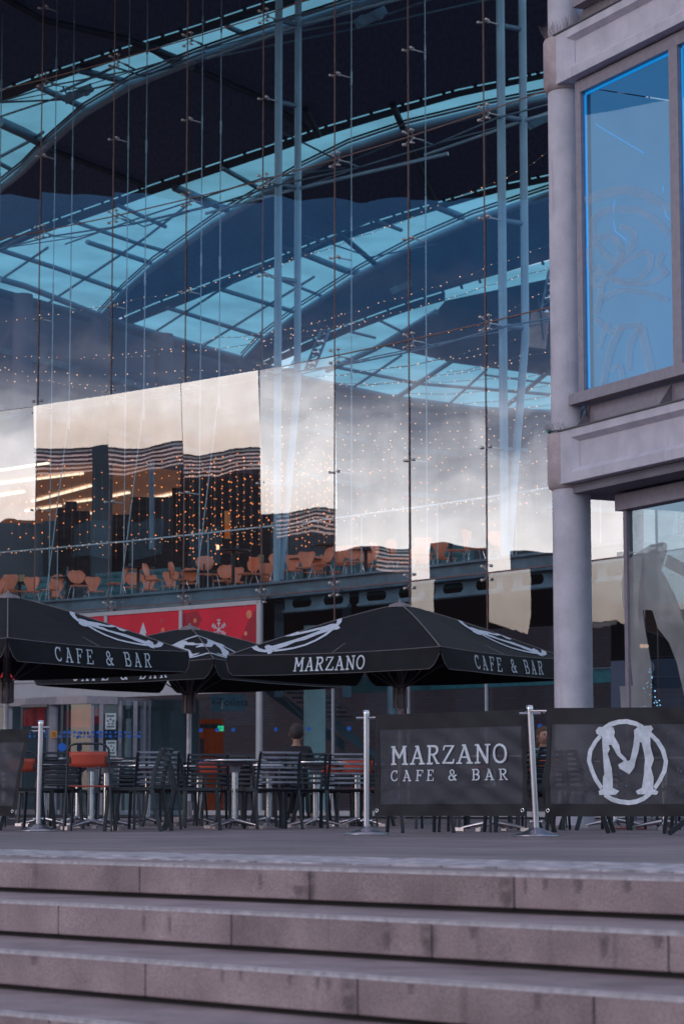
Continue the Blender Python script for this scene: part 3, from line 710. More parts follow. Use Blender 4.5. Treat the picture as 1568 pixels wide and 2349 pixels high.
bars = [  # heavy purlins, light glazing bars
 ([(0, 573), (130, 615), (280, 668)], .09), ([(200, 555), (345, 603)], .09), ([(0, 643), (110, 568)], .05), ([(110, 696), (200, 636), (330, 548)], .05), ([(-60, 600), (60, 540)], .05),
 ([(160, 505), (320, 560), (410, 585)], .07), ([(270, 470), (380, 520)], .07), ([(330, 548), (430, 470)], .045), ([(400, 430), (520, 480)], .13), ([(510, 385), (590, 430)], .08),
 ([(385, 706), (600, 773)], .09), ([(505, 663), (690, 720)], .09), ([(345, 768), (500, 668), (600, 610)], .05), ([(455, 800), (605, 706), (720, 635)], .05), ([(600, 625), (740, 680)], .06),
 ([(640, 560), (790, 620), (830, 628)], .12), ([(700, 575), (860, 500)], .05), ([(860, 505), (920, 528)], .07), ([(990, 470), (1060, 498)], .12),
 ([(0, 280), (55, 305), (105, 332)], .16), ([(0, 375), (25, 388)], .07), ([(0, 360), (75, 320), (100, 303)], .05), ([(90, 200), (190, 245)], .09), ([(180, 160), (300, 190), (400, 145)], .10), ([(140, 210), (260, 155)], .04), ([(20, 420), (180, 245)], .035), ([(350, 110), (400, 140)], .12), ([(520, 60), (560, 78)], .07),
 ([(760, 840), (960, 880), (1260, 905)], .08), ([(800, 895), (920, 815)], .06), ([(905, 915), (1040, 825)], .11), ([(1020, 935), (1115, 848)], .06), ([(1150, 940), (1260, 850)], .11), ([(750, 850), (860, 800), (1000, 715)], .12), ([(800, 760), (860, 775)], .06), ([(870, 735), (940, 770)], .06), ([(1110, 860), (1260, 880)], .05),
]
for pl, r_ in bars: rt(pl, r_, z=ZR-.1, name='glazing_bar', n=6)
for pl in (slA, slB, slC, slD):                               # short straps across the open slits
    m = MB(); x = pl[0][0]
    while x < 1400:
        if x > -150: m.bar(PZ(x, sm(pl, x)-4, ZR-.03), PZ(x+3, sm(pl, x)+5, ZR-.03), .10, .05)
        x += random.Random(int(x)).choice((42, 46, 20, 52))
    bp(m, 'strap', M['darkbeam'])
for pl in ([(0, -10), (95, 45), (290, 90), (420, 140)], [(440, 155), (600, 225), (700, 295)], [(120, 345), (330, 425)], [(700, 250), (730, 310)], [(900, 240), (1000, 470)], [(620, 430), (760, 520), (900, 640)]):
    rt(pl, .10, z=ZR-.16, mt=Db, name='purlin')
# cables under the roof
for pl in ([(0, 268), (130, 225), (165, 215), (270, 190), (400, 152)], [(145, 200), (160, 228), (0, 235)], [(250, 150), (330, 175), (470, 120)], [(640, 300), (790, 375), (900, 330)], [(270, 490), (330, 520), (480, 470)], [(150, 560), (320, 500), (600, 410), (790, 385)], [(640, 80), (870, 40), (1100, -40)], [(450, 140), (870, 55), (1250, -30)], [(700, 540), (850, 590), (1000, 560)]):
    rt(pl, .028, z=ZR-.5, mt='bluesteel2', name='roof_cable', n=6)
# pin connection plates
for x, y in ((850, 40), (1240, 275), (920, 658), (180, 215)):
    c = PZ(x, y, ZR-.55); m = MB(); rz = R(-28)
    m.box(c, (.85, .05, .24), Matrix.Rotation(R(0), 3, 'Z')@Matrix.Rotation(-.45, 3, 'Y')); m.tube([c+Vector((-.2, -.08, -.08)), c+Vector((-.2, .08, -.08))], .13, 14); m.tube([c+Vector((.2, -.08, .08)), c+Vector((.2, .08, .08))], .13, 14)
    bp(m, 'pin_plate', M['bluesteel'])
# back wall (curves away to the right) with flat piers
W = [(-40, 74), (-25, 82), (-13.2, 92.2), (-10, 97.3), (-4.6, 107.6), (2.6, 118), (10.7, 123.6), (26, 132)]
m = MB()
for (x0, y0), (x1, y1) in zip(W, W[1:]): m.poly([(x0, y0, 0), (x1, y1, 0), (x1, y1, ZR+.1), (x0, y0, ZR+.1)])
bp(m, 'back_wall', M['wall'])
for x, yb in ((60, 680), (232, 735), (380, 770), (560, 830), (665, 850), (905, 920), (1085, 945), (1230, 955)):
    p = PZ(x, yb, ZR-.2); m = MB(); m.tube([(p.x, p.y-.8, 4.8), (p.x, p.y-.8, ZR-.3)], .38, 14); bp(m, 'column', M['wall'])
for k, z in enumerate((17.6, 15.4)):
    m = MB()
    for (x0, y0), (x1, y1) in zip(W, W[1:]): m.bar((x0, y0-.3, z), (x1, y1-.3, z), .3, .25)
    bp(m, 'wall_rail', M['beam'])
# ---- mezzanine: slab, edge beams, hand rail
zf = 4.74+EYE
m = MB()
for i in range(len(J)-1):
    a, b = jp(i, zf, .30), jp(i+1, zf, .30); m.poly([a, b, Vector((b.x+14, b.y+26, zf)), Vector((a.x+14, a.y+26, zf))])
bp(m, 'mezzanine_floor', M['floor'])
m = MB()
for i in range(len(J)-1):
    m.bar(jp(i, zf-.02, .24), jp(i+1, zf-.02, .24), .14, .05); m.bar(jp(i, zf-.16, .30), jp(i+1, zf-.16, .30), .03, .24); m.bar(jp(i, zf-.33, .24), jp(i+1, zf-.33, .24), .14, .05)
bp(m, 'edge_beam', M['beam'])
for i in range(8, 14):                                       # lower beam with slotted openings
    a, b = jp(i, 0, .42, .28), jp(i+1, 0, .42, -.02); d = (b-a).normalized(); L_ = (b-a).length; m = MB()
    z0, z1 = 4.08+EYE-.02, 4.42+EYE
    nsl = 2; outer = []
    # web built from strips around the slots
    m.bar(a+Vector((0, 0, z0+.04)), b+Vector((0, 0, z0+.04)), .12, .045); m.bar(a+Vector((0, 0, z1)), b+Vector((0, 0, z1)), .12, .045)
    zc = (z0+z1)/2+.02; hs = .10; ls = L_*.30
    m.bar(a+Vector((0, 0, (zc+hs+z1)/2)), b+Vector((0, 0, (zc+hs+z1)/2)), .02, z1-zc-hs); m.bar(a+Vector((0, 0, (zc-hs+z0)/2)), b+Vector((0, 0, (zc-hs+z0)/2)), .02, zc-hs-z0)
    cs = [L_*.27, L_*.76]; ed = [0, cs[0]-ls/2, cs[0]+ls/2, cs[1]-ls/2, cs[1]+ls/2, L_]
    for e0, e1 in ((ed[0], ed[1]), (ed[2], ed[3]), (ed[4], ed[5])):
        pts = []
        def arcp(s0, sg):
            return [a+d*(s0+sg*hs*math.cos(t_))+Vector((0, 0, zc+hs*math.sin(t_))) for t_ in [(-math.pi/2+math.pi*q/10) for q in range(11)]]
        left = [a+d*e0+Vector((0, 0, zc-hs)), a+d*e0+Vector((0, 0, zc+hs))] if e0 == 0 else arcp(e0-hs, 1)
        right = [a+d*e1+Vector((0, 0, zc-hs)), a+d*e1+Vector((0, 0, zc+hs))] if e1 == L_ else arcp(e1+hs, -1)
        nrm_ = Vector((-d.y, d.x, 0))*.01
        m.poly([p for p in left]+[p for p in right[::-1]])
    bp(m, 'slotted_beam', M['beam'])
m = MB()
for i in range(3, 14): m.bar(jp(i, 6.05+EYE, .75), jp(i+1, 6.05+EYE, .75), .035, .035)
for i in range(3, 15): m.tube([jp(i, zf, .75), jp(i, 6.05+EYE, .75)], .012, 6)
bp(m, 'hand_rail', M['rail'])
# ---- library floors at the back left: warm ceiling with tube lights, shelves
zc_ = 10.2
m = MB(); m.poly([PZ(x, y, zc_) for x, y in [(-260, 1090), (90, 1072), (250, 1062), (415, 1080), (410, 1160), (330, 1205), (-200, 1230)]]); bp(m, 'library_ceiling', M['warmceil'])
for a, b in (((-60, 1088), (112, 1062)), ((-40, 1114), (190, 1086)), ((75, 1150), (210, 1114)), ((-80, 1150), (55, 1128)), ((60, 1172), (140, 1160)), ((150, 1155), (212, 1146)), ((145, 1186), (212, 1177)), ((240, 1142), (296, 1130)), ((320, 1150), (420, 1128)), ((357, 1160), (378, 1156))):
    m = MB(); m.bar(PZ(a[0], a[1], zc_-.06), PZ(b[0], b[1], zc_-.06), .11, .05); bp(m, 'tube_light', M['tube'])
# dark partitions and shelving that stand behind the mezzanine
def wallpart(x0, x1, yt, D, mt, name='partition', zb=zf, D1=None):
    a = P(x0, yt, D); b = P(x1, yt, D1 or D); m = MB(); m.prism([(a.x, a.y, zb), (b.x, b.y, zb), (b.x, b.y, b.z), (a.x, a.y, a.z)], (0, .3, 0)); return bp(m, name, mt)
wallpart(-200, 100, 1200, 70, M['walld'], D1=69)
wallpart(100, 215, 1195, 71, M['walld'])
wallpart(213, 258, 1000, 69, M['walld'])
wallpart(255, 310, 1180, 72, M['book'], 'shelving')
wallpart(300, 395, 1140, 70, M['book'], 'shelving')
wallpart(395, 620, 1085, 76, M['book'], 'shelving')
wallpart(430, 800, 1130, 82, M['walld'], D1=80)
wallpart(560, 1350, 1175, 78, M['walld'], D1=66)
for x0, x1, y0, y1 in ((130, 150, 1165, 1197), (150, 175, 1150, 1197), (176, 205, 1172, 1197)):
    wallpart(x0, x1, y0, 69.5, M['book'], 'shelving')
m = MB(); p = P(348, 1060, 66); q = P(348, 1260, 66); m.tube([p, q], .07, 10); bp(m, 'column', M['bluesteel2'])
a = P(368, 1150, 66); m = MB(); m.prism([P(368, 1145, 66), P(392, 1145, 66), P(392, 1230, 66), P(368, 1230, 66)], (0, .1, 0)); sg = bp(m, 'hanging_sign', M['ink'])
for y, hh, col_ in ((1172, 20, 'peach'), (1205, 10, 'pink')):
    m = MB(); m.prism([P(515, y, 65), P(528, y, 65), P(528, y+hh*3, 65), P(515, y+hh*3, 65)], (0, .1, 0)); bp(m, 'lit_panel', mat('lit timber', (.5, .2, .08), .5, emit=(.6, .2, .05), es=.25))
# ---- roof overhang over the forecourt wing (seen only as a dark edge in the glass)
m = MB(); m.prism([(-13, 60, 20.6), (-34, 66, 20.6), (-36, 40, 20.6), (-12, 36, 20.6)], (0, 0, .6)); 
# ---- ground floor behind the glass
m = MB(); m.poly([(-30, 56, .02), (22, 36, .02), (40, 110, .02), (-30, 120, .02)]); bp(m, 'ground_floor', M['floor'])
m = MB(); m.prism([P(300, 1420, 74), P(1400, 1420, 64), P(1400, 1873, 64), P(300, 1870, 74)], (0, .3, 0)); bp(m, 'brick_wall', M['brickd'])
m = MB(); a = PG(721, 58); m.tube([a, a+Vector((0, 0, 4.5))], .26, 20); bp(m, 'column', mat('pale blue column', (.45, .62, .70), .5, 0, .1, 2, emit=(.35, .6, .7), es=.10))  # column's own glow stands in for light falling on it
m = MB(); a = PG(905, 52.5); m.tube([a, a+Vector((0, 0, 4.5))], .16, 16); bp(m, 'column', M['beam'])
for xa in (640, 795):
    m = MB(); m.bar(P(xa, 1385, 53.5), P(xa, 1600, 53.5), .22, .2); bp(m, 'column', M['beam'])
# teal fascia over the ground floor, right part
m = MB(); m.prism([P(800, 1555, 56), P(1400, 1535, 47), P(1400, 1565, 47), P(800, 1590, 56)], (0, .2, 0)); bp(m, 'fascia', M['teal'])
m = MB(); m.tube([P(800, 1553, 55.8), P(1400, 1532, 46.8)], .012, 6); bp(m, 'fascia_rail', M['rail'])
# stairs
st_ = bp(MB(), 'staircase', M['beam']) if False else None
m = MB()
for x0, y0, x1, y1, D in ((610, 1565, 790, 1700, 62), (760, 1640, 870, 1730, 60)):
    A_, B_ = P(x0, y0, D), P(x1, y1, D); m.prism([A_, B_, B_+Vector((0, 0, -.28)), A_+Vector((0, 0, -.28))], (0, .1, 0))
stair = bp(m, 'staircase', M['bluesteel2'])
for i in range(9):
    m = MB(); a = P(625+i*12, 1555+i*11, 61.5); m.box(a+Vector((.45, .4, .0)), (1.0, .3, .04)); m.build('tread', M['beam'], stair)
for pl in ([(640, 1590), (700, 1650), (735, 1652), (860, 1652)], [(742, 1588), (832, 1650), (870, 1652)], [(650, 1565), (745, 1640)]):
    m = MB(); m.tube([P(x, y, 59.5) for x, y in pl], .022, 6); m.build('hand_rail', M['rail'], stair)
# orange door, exit sign, toilets sign
m = MB(); m.prism([P(456, 1650, 62), P(512, 1650, 62), P(512, 1866, 62), P(456, 1866, 62)], (0, .1, 0)); od = bp(m, 'orange_door', M['orange2'])
m = MB(); m.prism([P(459, 1661, 61.9), P(509, 1661, 61.9), P(509, 1671, 61.9), P(459, 1671, 61.9)], (0, -.03, 0)); m.build('header', M['wall'], od)
m = MB(); m.prism([P(459, 1694, 61.9), P(469, 1694, 61.9), P(469, 1730, 61.9), P(459, 1730, 61.9)], (0, -.03, 0)); m.build('vision_panel', M['wall'], od)
m = MB(); m.prism([P(500, 1665, 61.5), P(513, 1665, 61.5), P(513, 1677, 61.5), P(500, 1677, 61.5)], (0, -.05, 0)); ex = bp(m, 'exit_sign', M['green'])
m = MB(); c = P(505, 1671, 61.4); m.octa(c+Vector((0, 0, .04)), .012); m.bar(c+Vector((-.03, 0, -.03)), c+Vector((.02, 0, .02)), .01, .02); m.bar(c+Vector((.03, 0, .0)), c+Vector((.055, 0, .0)), .01, .012); m.build('running_figure', M['paper'], ex)
def text_obj(txt, loc, size, mt, name='lettering', parent=None, align='CENTER', rz=0):
    c = bpy.data.curves.new(name, 'FONT'); c.body = txt; c.size = size; c.align_x = align; c.extrude = .002
    o = bpy.data.objects.new(name, c); col.objects.link(o); o.location = loc; o.rotation_euler = (R(90), 0, rz)
    dg = bpy.context.evaluated_depsgraph_get(); me = bpy.data.meshes.new_from_object(o.evaluated_get(dg)); bpy.data.objects.remove(o)
    me.materials.clear(); me.materials.append(M[mt]); o = bpy.data.objects.new(name, me); col.objects.link(o); o.location = loc; o.rotation_euler = (R(90), 0, rz)
    if parent:
        o.parent = parent; o.matrix_parent_inverse = Matrix.Translation(-(parent.location+(parent.parent.location if parent.parent else Vector())))
    return o
m = MB(); m.prism([P(483, 1594, 57.5), P(562, 1592, 57), P(562, 1630, 57), P(483, 1632, 57.5)], (0, .03, 0)); ts = bp(m, 'toilet_sign', mat('blue sign', (.07, .14, .2), .5, emit=(.05, .14, .22), es=.15))
text_obj('Toilets', P(534, 1619, 56.9), .26, 'ink', parent=ts)
m = MB(); a = P(486, 1612, 56.9); m.bar(a, a+Vector((.2, 0, 0)), .012, .02); m.bar(a, a+Vector((.06, 0, .05)), .012, .02); m.bar(a, a+Vector((.06, 0, -.05)), .012, .02); m.build('arrow', M['ink'], ts)
# blue manifestation dots stuck on the glass
for xd in (463, 500, 537, 598, 635, 672, 710, 765, 802, 838, 880, 935, 975, 1015, 1060, 1105, 1150, 1195, 1239):
    for yd in (1671, 1745):
        D = lerp_line([( (J[i][0]/(J[i][1])*F+784), J[i][1]) for i in range(2, 15)], xd)-.05
        c = P(xd-2, yd-(xd-463)*.012+4, D); m = MB()
        m.poly([c+Vector((.045*math.cos(a), 0, .045*math.sin(a))) for a in [i*math.pi/7 for i in range(14)]]); bp(m, 'blue_dot', M['bluedot'])
# ---- entrance bays left of the first mast: framed poster wall above, revolving door below
posters = []
for i in range(3, 8):
    a, b = jp(i, 0, -.06), jp(i+1, 0, -.06); d = (b-a).normalized(); L_ = (b-a).length; nn = Vector((d.y, -d.x, 0)); z0, z1 = 3.12, 4.58
    m = MB()
    m.bar(a+Vector((0, 0, z1)), b+Vector((0, 0, z1)), .07, .09); m.bar(a+Vector((0, 0, z0)), b+Vector((0, 0, z0)), .07, .09); m.bar(a+Vector((0, 0, z0+.05)), a+Vector((0, 0, z1-.05)), .10, .07, up=nn)
    if i == 7: m.bar(b+Vector((0, 0, .1)), b+Vector((0, 0, z1+.04)), .12, .07, up=nn)
    m.prism([a+Vector((0, 0, 2.66)), b+Vector((0, 0, 2.66)), b+Vector((0, 0, 3.07)), a+Vector((0, 0, 3.07))], -nn*.05)
    fr_ = bp(m, 'poster_frame', M['white'])
    m = MB(); m.poly([a+Vector((0, 0, z0)), b+Vector((0, 0, z0)), b+Vector((0, 0, z1)), a+Vector((0, 0, z1))]); pp = m.build('poster', M['red'], fr_)
    def fp(s_, z, l=.006): return a+d*L_*s_+Vector((0, 0, z))+nn*l
    rg = random.Random(i*5+1)
    dots = {7: [(.18, 4.28, .05, 'peach'), (.87, 4.33, .09, 'peach'), (.83, 3.92, .05, 'peach'), (.83, 4.52, .05, 'pink'), (.58, 3.7, .06, 'pink')], 6: [(.74, 4.33, .045, 'pink'), (.76, 4.12, .055, 'peach'), (.3, 3.6, .06, 'peach')], 5: [(.7, 4.28, .05, 'pink'), (.83, 4.17, .05, 'peach'), (.25, 4.0, .06, 'pink')]}.get(i, [(.4, 4.0, .06, 'peach')])
    for s_, z, r_, mt in dots:
        m = MB(); m.poly([fp(s_, z)+d*r_*math.cos(t)+Vector((0, 0, r_*math.sin(t))) for t in [q*math.pi/8 for q in range(16)]]); m.build('dot', M[mt], pp)
    if i == 7:
        m = MB(); m.poly([fp(.0, 4.45, .003), fp(.2, 4.5, .003), fp(.27, 4.3, .003), fp(.1, 3.8, .003), fp(0, 3.8, .003)]); m.poly([fp(.62, z0+.05, .003), fp(.98, z0+.05, .003), fp(.98, 4.5, .003), fp(.86, 4.2, .003)]); m.build('facet', M['redd'], pp)
        m = MB(); c = fp(.49, 4.04, .008)
        for q in range(6):
            t = q*math.pi/3+math.pi/6; v = d*math.cos(t)+Vector((0, 0, math.sin(t))); m.bar(c, c+v*.24, .004, .022, up=nn.cross(v))
            for rr_ in (.11, .18):
                for sg_ in (1, -1):
                    t2 = t+sg_*.8; v2 = d*math.cos(t2)+Vector((0, 0, math.sin(t2))); m.bar(c+v*rr_, c+v*rr_+v2*.07, .004, .02, up=nn.cross(v2))
        m.build('snowflake', M['letter'], pp)
    if i == 6:
        c = (.5, 3.85); m = MB()
        m.poly([fp(c[0]+x/L_, c[1]+z, .008) for x, z in [(0, .48), (.12, .22), (.07, .22), (.17, 0), (.10, 0), (.2, -.25), (.03, -.25), (.03, -.4), (-.03, -.4), (-.03, -.25), (-.2, -.25), (-.10, 0), (-.17, 0), (-.07, .22), (-.12, .22)]]); m.build('tree_symbol', M['letter'], pp)
# entrance: drum-like glazed doors
def vbar(x, y0, y1, D, w, mt='alu', name='mullion', parent=None):
    a = P(x, y0, D); b = P(x, y1, D); m = MB(); m.box(((a.x+b.x)/2, a.y, (a.z+b.z)/2), (w, .08, abs(a.z-b.z)))
    return m.build(name, M[mt], parent) if parent else bp(m, name, M[mt])
DD = 53.2
m = MB()
arcx = [(-40, 1604, 54.6), (60, 1602, 54.0), (130, 1598, 53.0), (200, 1596, 52.6), (270, 1598, 52.7), (325, 1602, 53.4), (350, 1604, 54.2)]
tops = [P(x, y, D) for x, y, D in arcx]; m.strip(tops, [t-Vector((0, 0, .17)) for t in tops]); m.strip(tops, [t+Vector((.2, 1.2, 0)) for t in tops]); door = bp(m, 'revolving_door', M['alu'])
for x, w, D in ((22, .12, 54.4), (50, .05, 54.2), (112, .10, 53.6), (122, .2, 53.3), (142, .05, 53.0), (155, .05, 52.9), (212, .07, 52.7), (232, .09, 52.7), (275, .07, 52.8), (310, .09, 53.0), (328, .12, 53.6), (340, .10, 54.0)):
    q = vbar(x, 1608, 1869, D, w, 'alu' if w > .06 else 'alud', 'mullion', door)
for x0, x1 in ((50, 110), (142, 212), (236, 275)):
    m = MB(); m.bar(P(x0, 1620, 53.2), P(x1, 1618, 53.0), .05, .06); m.bar(P(x0, 1862, 53.2), P(x1, 1862, 53.0), .05, .1); m.build('door_rail', M['alud'], door)
m = MB()
gl = [(-40, 54.6), (22, 54.4), (60, 54.1), (122, 53.3), (155, 52.9), (212, 52.7), (275, 52.8), (310, 53.0), (345, 54.0)]
m.strip([P(x, 1605, D+.03) for x, D in gl], [P(x, 1869, D+.03) for x, D in gl]); m.build('door_glass', M['paneg'], door)
m = MB(); m.strip([P(345, 1600, 54.0), P(455, 1600, 53.3), P(602, 1600, 52.0)], [P(345, 1869, 54.0), P(455, 1869, 53.3), P(602, 1869, 52.0)]); m.build('side_glass', M['paneg'], door)
m = MB(); m.prism([P(-60, 1605, 58), P(456, 1605, 58.5), P(456, 1870, 58.5), P(-60, 1870, 58)], (0, .2, 0)); bp(m, 'lobby_wall', M['wall'] if False else M['walld'])
m = MB()
for (x0, x1, y0, y1) in ((48, 105, 1612, 1665), (150, 210, 1612, 1668), (213, 240, 1612, 1660)):
    m.poly([P(x0, y0+20, 57.5), P(x1, y0, 57.5), P(x1, y1, 57.5), P(x0, y1, 57.5)])
bp(m, 'red_display', mat('red striped awning', (.4, .02, .03), .6, 0, .6, 2.5, emit=(.5, .05, .05), es=.05, stretch=(3, 1, .3)))
def notice(x0, x1, y0, y1, D, mt, dark=True, lab=None):
    m = MB(); a, b = P(x0, y0, D), P(x1, y1, D); m.box(((a.x+b.x)/2, D, (a.z+b.z)/2), (b.x-a.x, .01, a.z-b.z)); n_ = m.build('notice', M[mt], door)
    c = Vector(((a.x+b.x)/2, D-.012, (a.z+b.z)/2)); W_ = b.x-a.x; H2 = a.z-b.z; m = MB()
    if dark:
        for s_ in (.36, .30, -.30, -.36): m.box(c+Vector((0, 0, H2*s_)), (W_*.7, .004, H2*.035))
        for q in range(5):
            t = q*2*math.pi/5+math.pi/2; e = c+Vector((W_*.27*math.cos(t), 0, H2*.15*math.sin(t))); m.ball(e, W_*.05, 6); m.box(e-Vector((0, 0, W_*.08)), (W_*.15, .004, W_*.07))
    else:
        for s_ in (.3, .1, -.1, -.3): m.box(c+Vector((0, 0, H2*s_)), (W_*.7, .004, H2*.07))
    m.build('print', M['ink'], n_)
notice(242, 266, 1636, 1673, 52.6, 'paper'); notice(244, 267, 1698, 1733, 52.6, 'paper'); notice(117, 132, 1677, 1692, 53.1, 'yellow', False)
rg = random.Random(9)
for y in (1680, 1689):
    for x in list(range(68, 108, 12))+list(range(138, 230, 11))+list(range(232, 330, 11)):
        m = MB(); c = P(x+rg.uniform(-1, 1), y, 52.5); r_ = rg.choice((.02, .03, .035)); m.poly([c+Vector((r_*math.cos(a), 0, r_*math.sin(a))) for a in [i*math.pi/6 for i in range(12)]]); m.build('blue_dot', M['bluedot'], door)
m = MB(); c = P(143, 1714, 52.5); m.poly([c+Vector((.09*math.cos(a), 0, .09*math.sin(a))) for a in [i*math.pi/10 for i in range(20)]]); m.build('door_sticker', M['bluedot'], door)
# speaker cabinets and lighting ladders inside, near the masts
for x0, x1, y0, y1, D, w in ((1213, 1256, 715, 800, 49.5, 'right'), (605, 650, 876, 917, 54.5, 'left')):
    m = MB(); a, b = P(x0, y0, D), P(x1, y1, D); m.box(((a.x+b.x)/2, D+.1, (a.z+b.z)/2), (b.x-a.x, .3, a.z-b.z), Matrix.Rotation(.12, 3, 'Y')); o = m.build('loudspeaker', M['speaker'], None, .01)
    tag(o, 'beige loudspeaker cabinet strapped behind the glass beside the %s mast' % ('right-hand' if w == 'right' else 'left-hand'), 'loudspeaker')
    m = MB(); m.tube([P(x0+20, y0-30, D-.1), P(x0+27, y0+10, D-.1), P(x0+32, y1-20, D-.1)], .02, 6); m.build('cable', M['ink'], o)
for pts, w in (([(1236, 735), (1258, 620)], 'right-hand'), ([(700, 848), (735, 760)], 'left-hand')):
    a = P(*pts[0], 56); b = P(*pts[1], 56); d = b-a; s_ = Vector((.22, 0, .05)); m = MB()
    m.tube([a, b], .035, 6); m.tube([a+s_, b+s_], .035, 6)
    for q in range(8): m.tube([a+d*q/7, a+s_+d*min(1, (q+.5)/7)], .018, 5)
    o = m.build('light_ladder', M['bluesteel2'], None); tag(o, 'sloping lattice ladder of stage lights behind the glass near the %s mast' % w, 'light rig')
    m = MB()
    for q in (1, 3, 5): m.ball(a+d*q/7+Vector((.1, -.1, 0)), .09, 8)
    m.build('lamp', M['chrome'], o)
# ================================================================== FAIRY LIGHTS
nstr = [0]
def string(pts, bulb, r, step, label, sag=0.0, wr=.006, jit=.06):
    m = MB(); m.mi = 0; P3 = []
    for a, b in zip(pts, pts[1:]):
        n = max(2, int((b-a).length/1.0))
        for i in range(n): t = i/n; p = a.lerp(b, t); p = p-Vector((0, 0, sag*4*t*(1-t))); P3.append(p)
    P3.append(pts[-1]); m.tube(P3, wr, 3, False); m.mi = 1; rg = random.Random(nstr[0]); nstr[0] += 1
    acc = rg.uniform(0, step)
    for a, b in zip(P3, P3[1:]):
        L_ = (b-a).length
        while acc < L_:
            p = a.lerp(b, acc/L_)+Vector((rg.uniform(-jit, jit)*.5, 0, rg.uniform(-jit, jit))); m.octa(p, r*rg.uniform(.7, 1.35)); acc += step*rg.uniform(.6, 1.4)
        acc -= L_
    o = m.build('fairy_light_string', [M['wire'], M[bulb]]); tag(o, label, 'fairy lights', 'strings of fairy lights behind the glass')
    return o
c3 = lambda L: [(x/2.0, 573.3+y/2.0) for x, y in L]; c4 = lambda L: [(573.3+x/2.0, 573.3+y/2.0) for x, y in L]
strs = [(c3([(-60, 335), (190, 300), (400, 270), (640, 222), (860, 180), (1050, 130), (1200, 85), (1440, 10)]), 'crosses the left roof light'),
 (c3([(-60, 483), (190, 490), (510, 480), (680, 460), (860, 440), (1000, 400), (1180, 385), (1380, 350), (1568, 290)]), 'runs along the foot of the left roof lights'),
 (c3([(330, 495), (600, 490), (800, 465), (1100, 440), (1400, 370), (1568, 345)]), 'runs just under the one along the roof lights'),
 (c3([(-60, 540), (240, 560), (510, 572), (860, 552), (1180, 545), (1300, 540)]), 'sags across the lilac wall at mid left'),
 (c3([(-60, 590), (240, 600), (420, 640), (500, 650)]), 'hangs in the clustered swag at far left'),
 (c3([(0, 530), (150, 590), (400, 620), (700, 610), (900, 640)]), 'dips low between the left glass joints'),
 (c4([(120, 365), (230, 345), (450, 290), (600, 240), (780, 185), (950, 130), (1100, 70), (1300, 0), (1420, -50)]), 'climbs steeply across the upper middle panes'),
 (c4([(340, 350), (430, 338), (650, 290), (860, 232), (1080, 165), (1240, 115), (1420, 65)]), 'climbs just below the steepest string'),
 (c4([(60, 440), (230, 375), (440, 345), (560, 320)]), 'joins the left mast to the middle panes'),
 (c4([(560, 450), (830, 385), (1080, 335), (1290, 215), (1420, 160)]), 'follows the long brown glass joint upward'),
 (c4([(640, 540), (860, 500), (1080, 440), (1220, 410), (1420, 360)]), 'passes behind the right mast under the joint'),
 (c4([(900, 560), (1090, 525), (1250, 480), (1420, 455)]), 'ends beside the beige loudspeaker'),
 (c4([(300, 580), (560, 550), (860, 505), (1100, 470)]), 'crosses the lattice of the right roof light'),
 (c4([(400, 620), (650, 610), (860, 575), (1080, 540), (1250, 500)]), 'crosses lower over the right roof light'),
 (c4([(-20, 410), (150, 405), (400, 370)]), 'short run beside the left mast'),
 (crop2 := [(573.3+x/2.0, y/2.0) for x, y in [(150, 1190), (300, 1160), (490, 1085), (620, 1040), (780, 975), (930, 905), (1080, 850), (1220, 790), (1360, 700)]], 'topmost, rising into the dark roof')]
for k, y in enumerate([600, 655, 705, 745, 790, 830, 862, 880, 905, 945, 1000]):
    strs.append((c4([(90 if y > 600 else 350, y+25), (400, y+12+6*math.sin(k)), (730, y+4), (1080, y-8), (1400, y-38)]), 'row %s of the sagging rows across the right-hand panes' % ['one, uppermost', 'two', 'three', 'four', 'five', 'six', 'seven', 'eight', 'nine', 'ten', 'eleven, lowest'][k]))
for k, (pl, lb) in enumerate(strs):
    D = 58+((k*37) % 11)*.7
    string([P(x, y, D) for x, y in pl], 'bulbw', .0125, .26 if k < 16 else .34, 'fairy light string that '+lb if not lb.startswith('row') else 'fairy light string, '+lb, 0.05, jit=.02, wr=.008)
for k in range(66):                                          # curtain of hanging strands
    x = 28+k*17.2 if k < 44 else 415+(k-44)*16.3+random.uniform(-5, 5); y0 = 1035+random.uniform(0, 40); D = 63+random.uniform(0, 5)
    if x < 90: y0 += 60
    elif x < 330: y0 += random.uniform(0, 50)
    y1 = 1290+random.uniform(-60, 30)-x*.03
    string([P(x, y0, D), P(x+random.uniform(-2, 2), y1, D)], 'bulb', .018, .27 if x > 400 else .42, 'hanging strand of amber fairy lights in the curtain behind the cafe tables', wr=.005, jit=.04)
for k in range(30):
    x = 790+k*15+random.uniform(-5, 5); D = 64+random.uniform(0, 5); y0 = 1040+random.uniform(-30, 60)
    string([P(x, y0, D), P(x, y0+random.uniform(60, 190), D)], 'bulb', .016, .6, 'hanging strand of fairy lights faint behind the bright reflections, right of the curtain', wr=.004, jit=.04)
if True:
    string([jp(i, 6.05+EYE-.02, .72) for i in range(3, 14)], 'bulbw', .009, .10, 'fairy light string wound along the mezzanine hand rail', wr=.004, jit=.09)
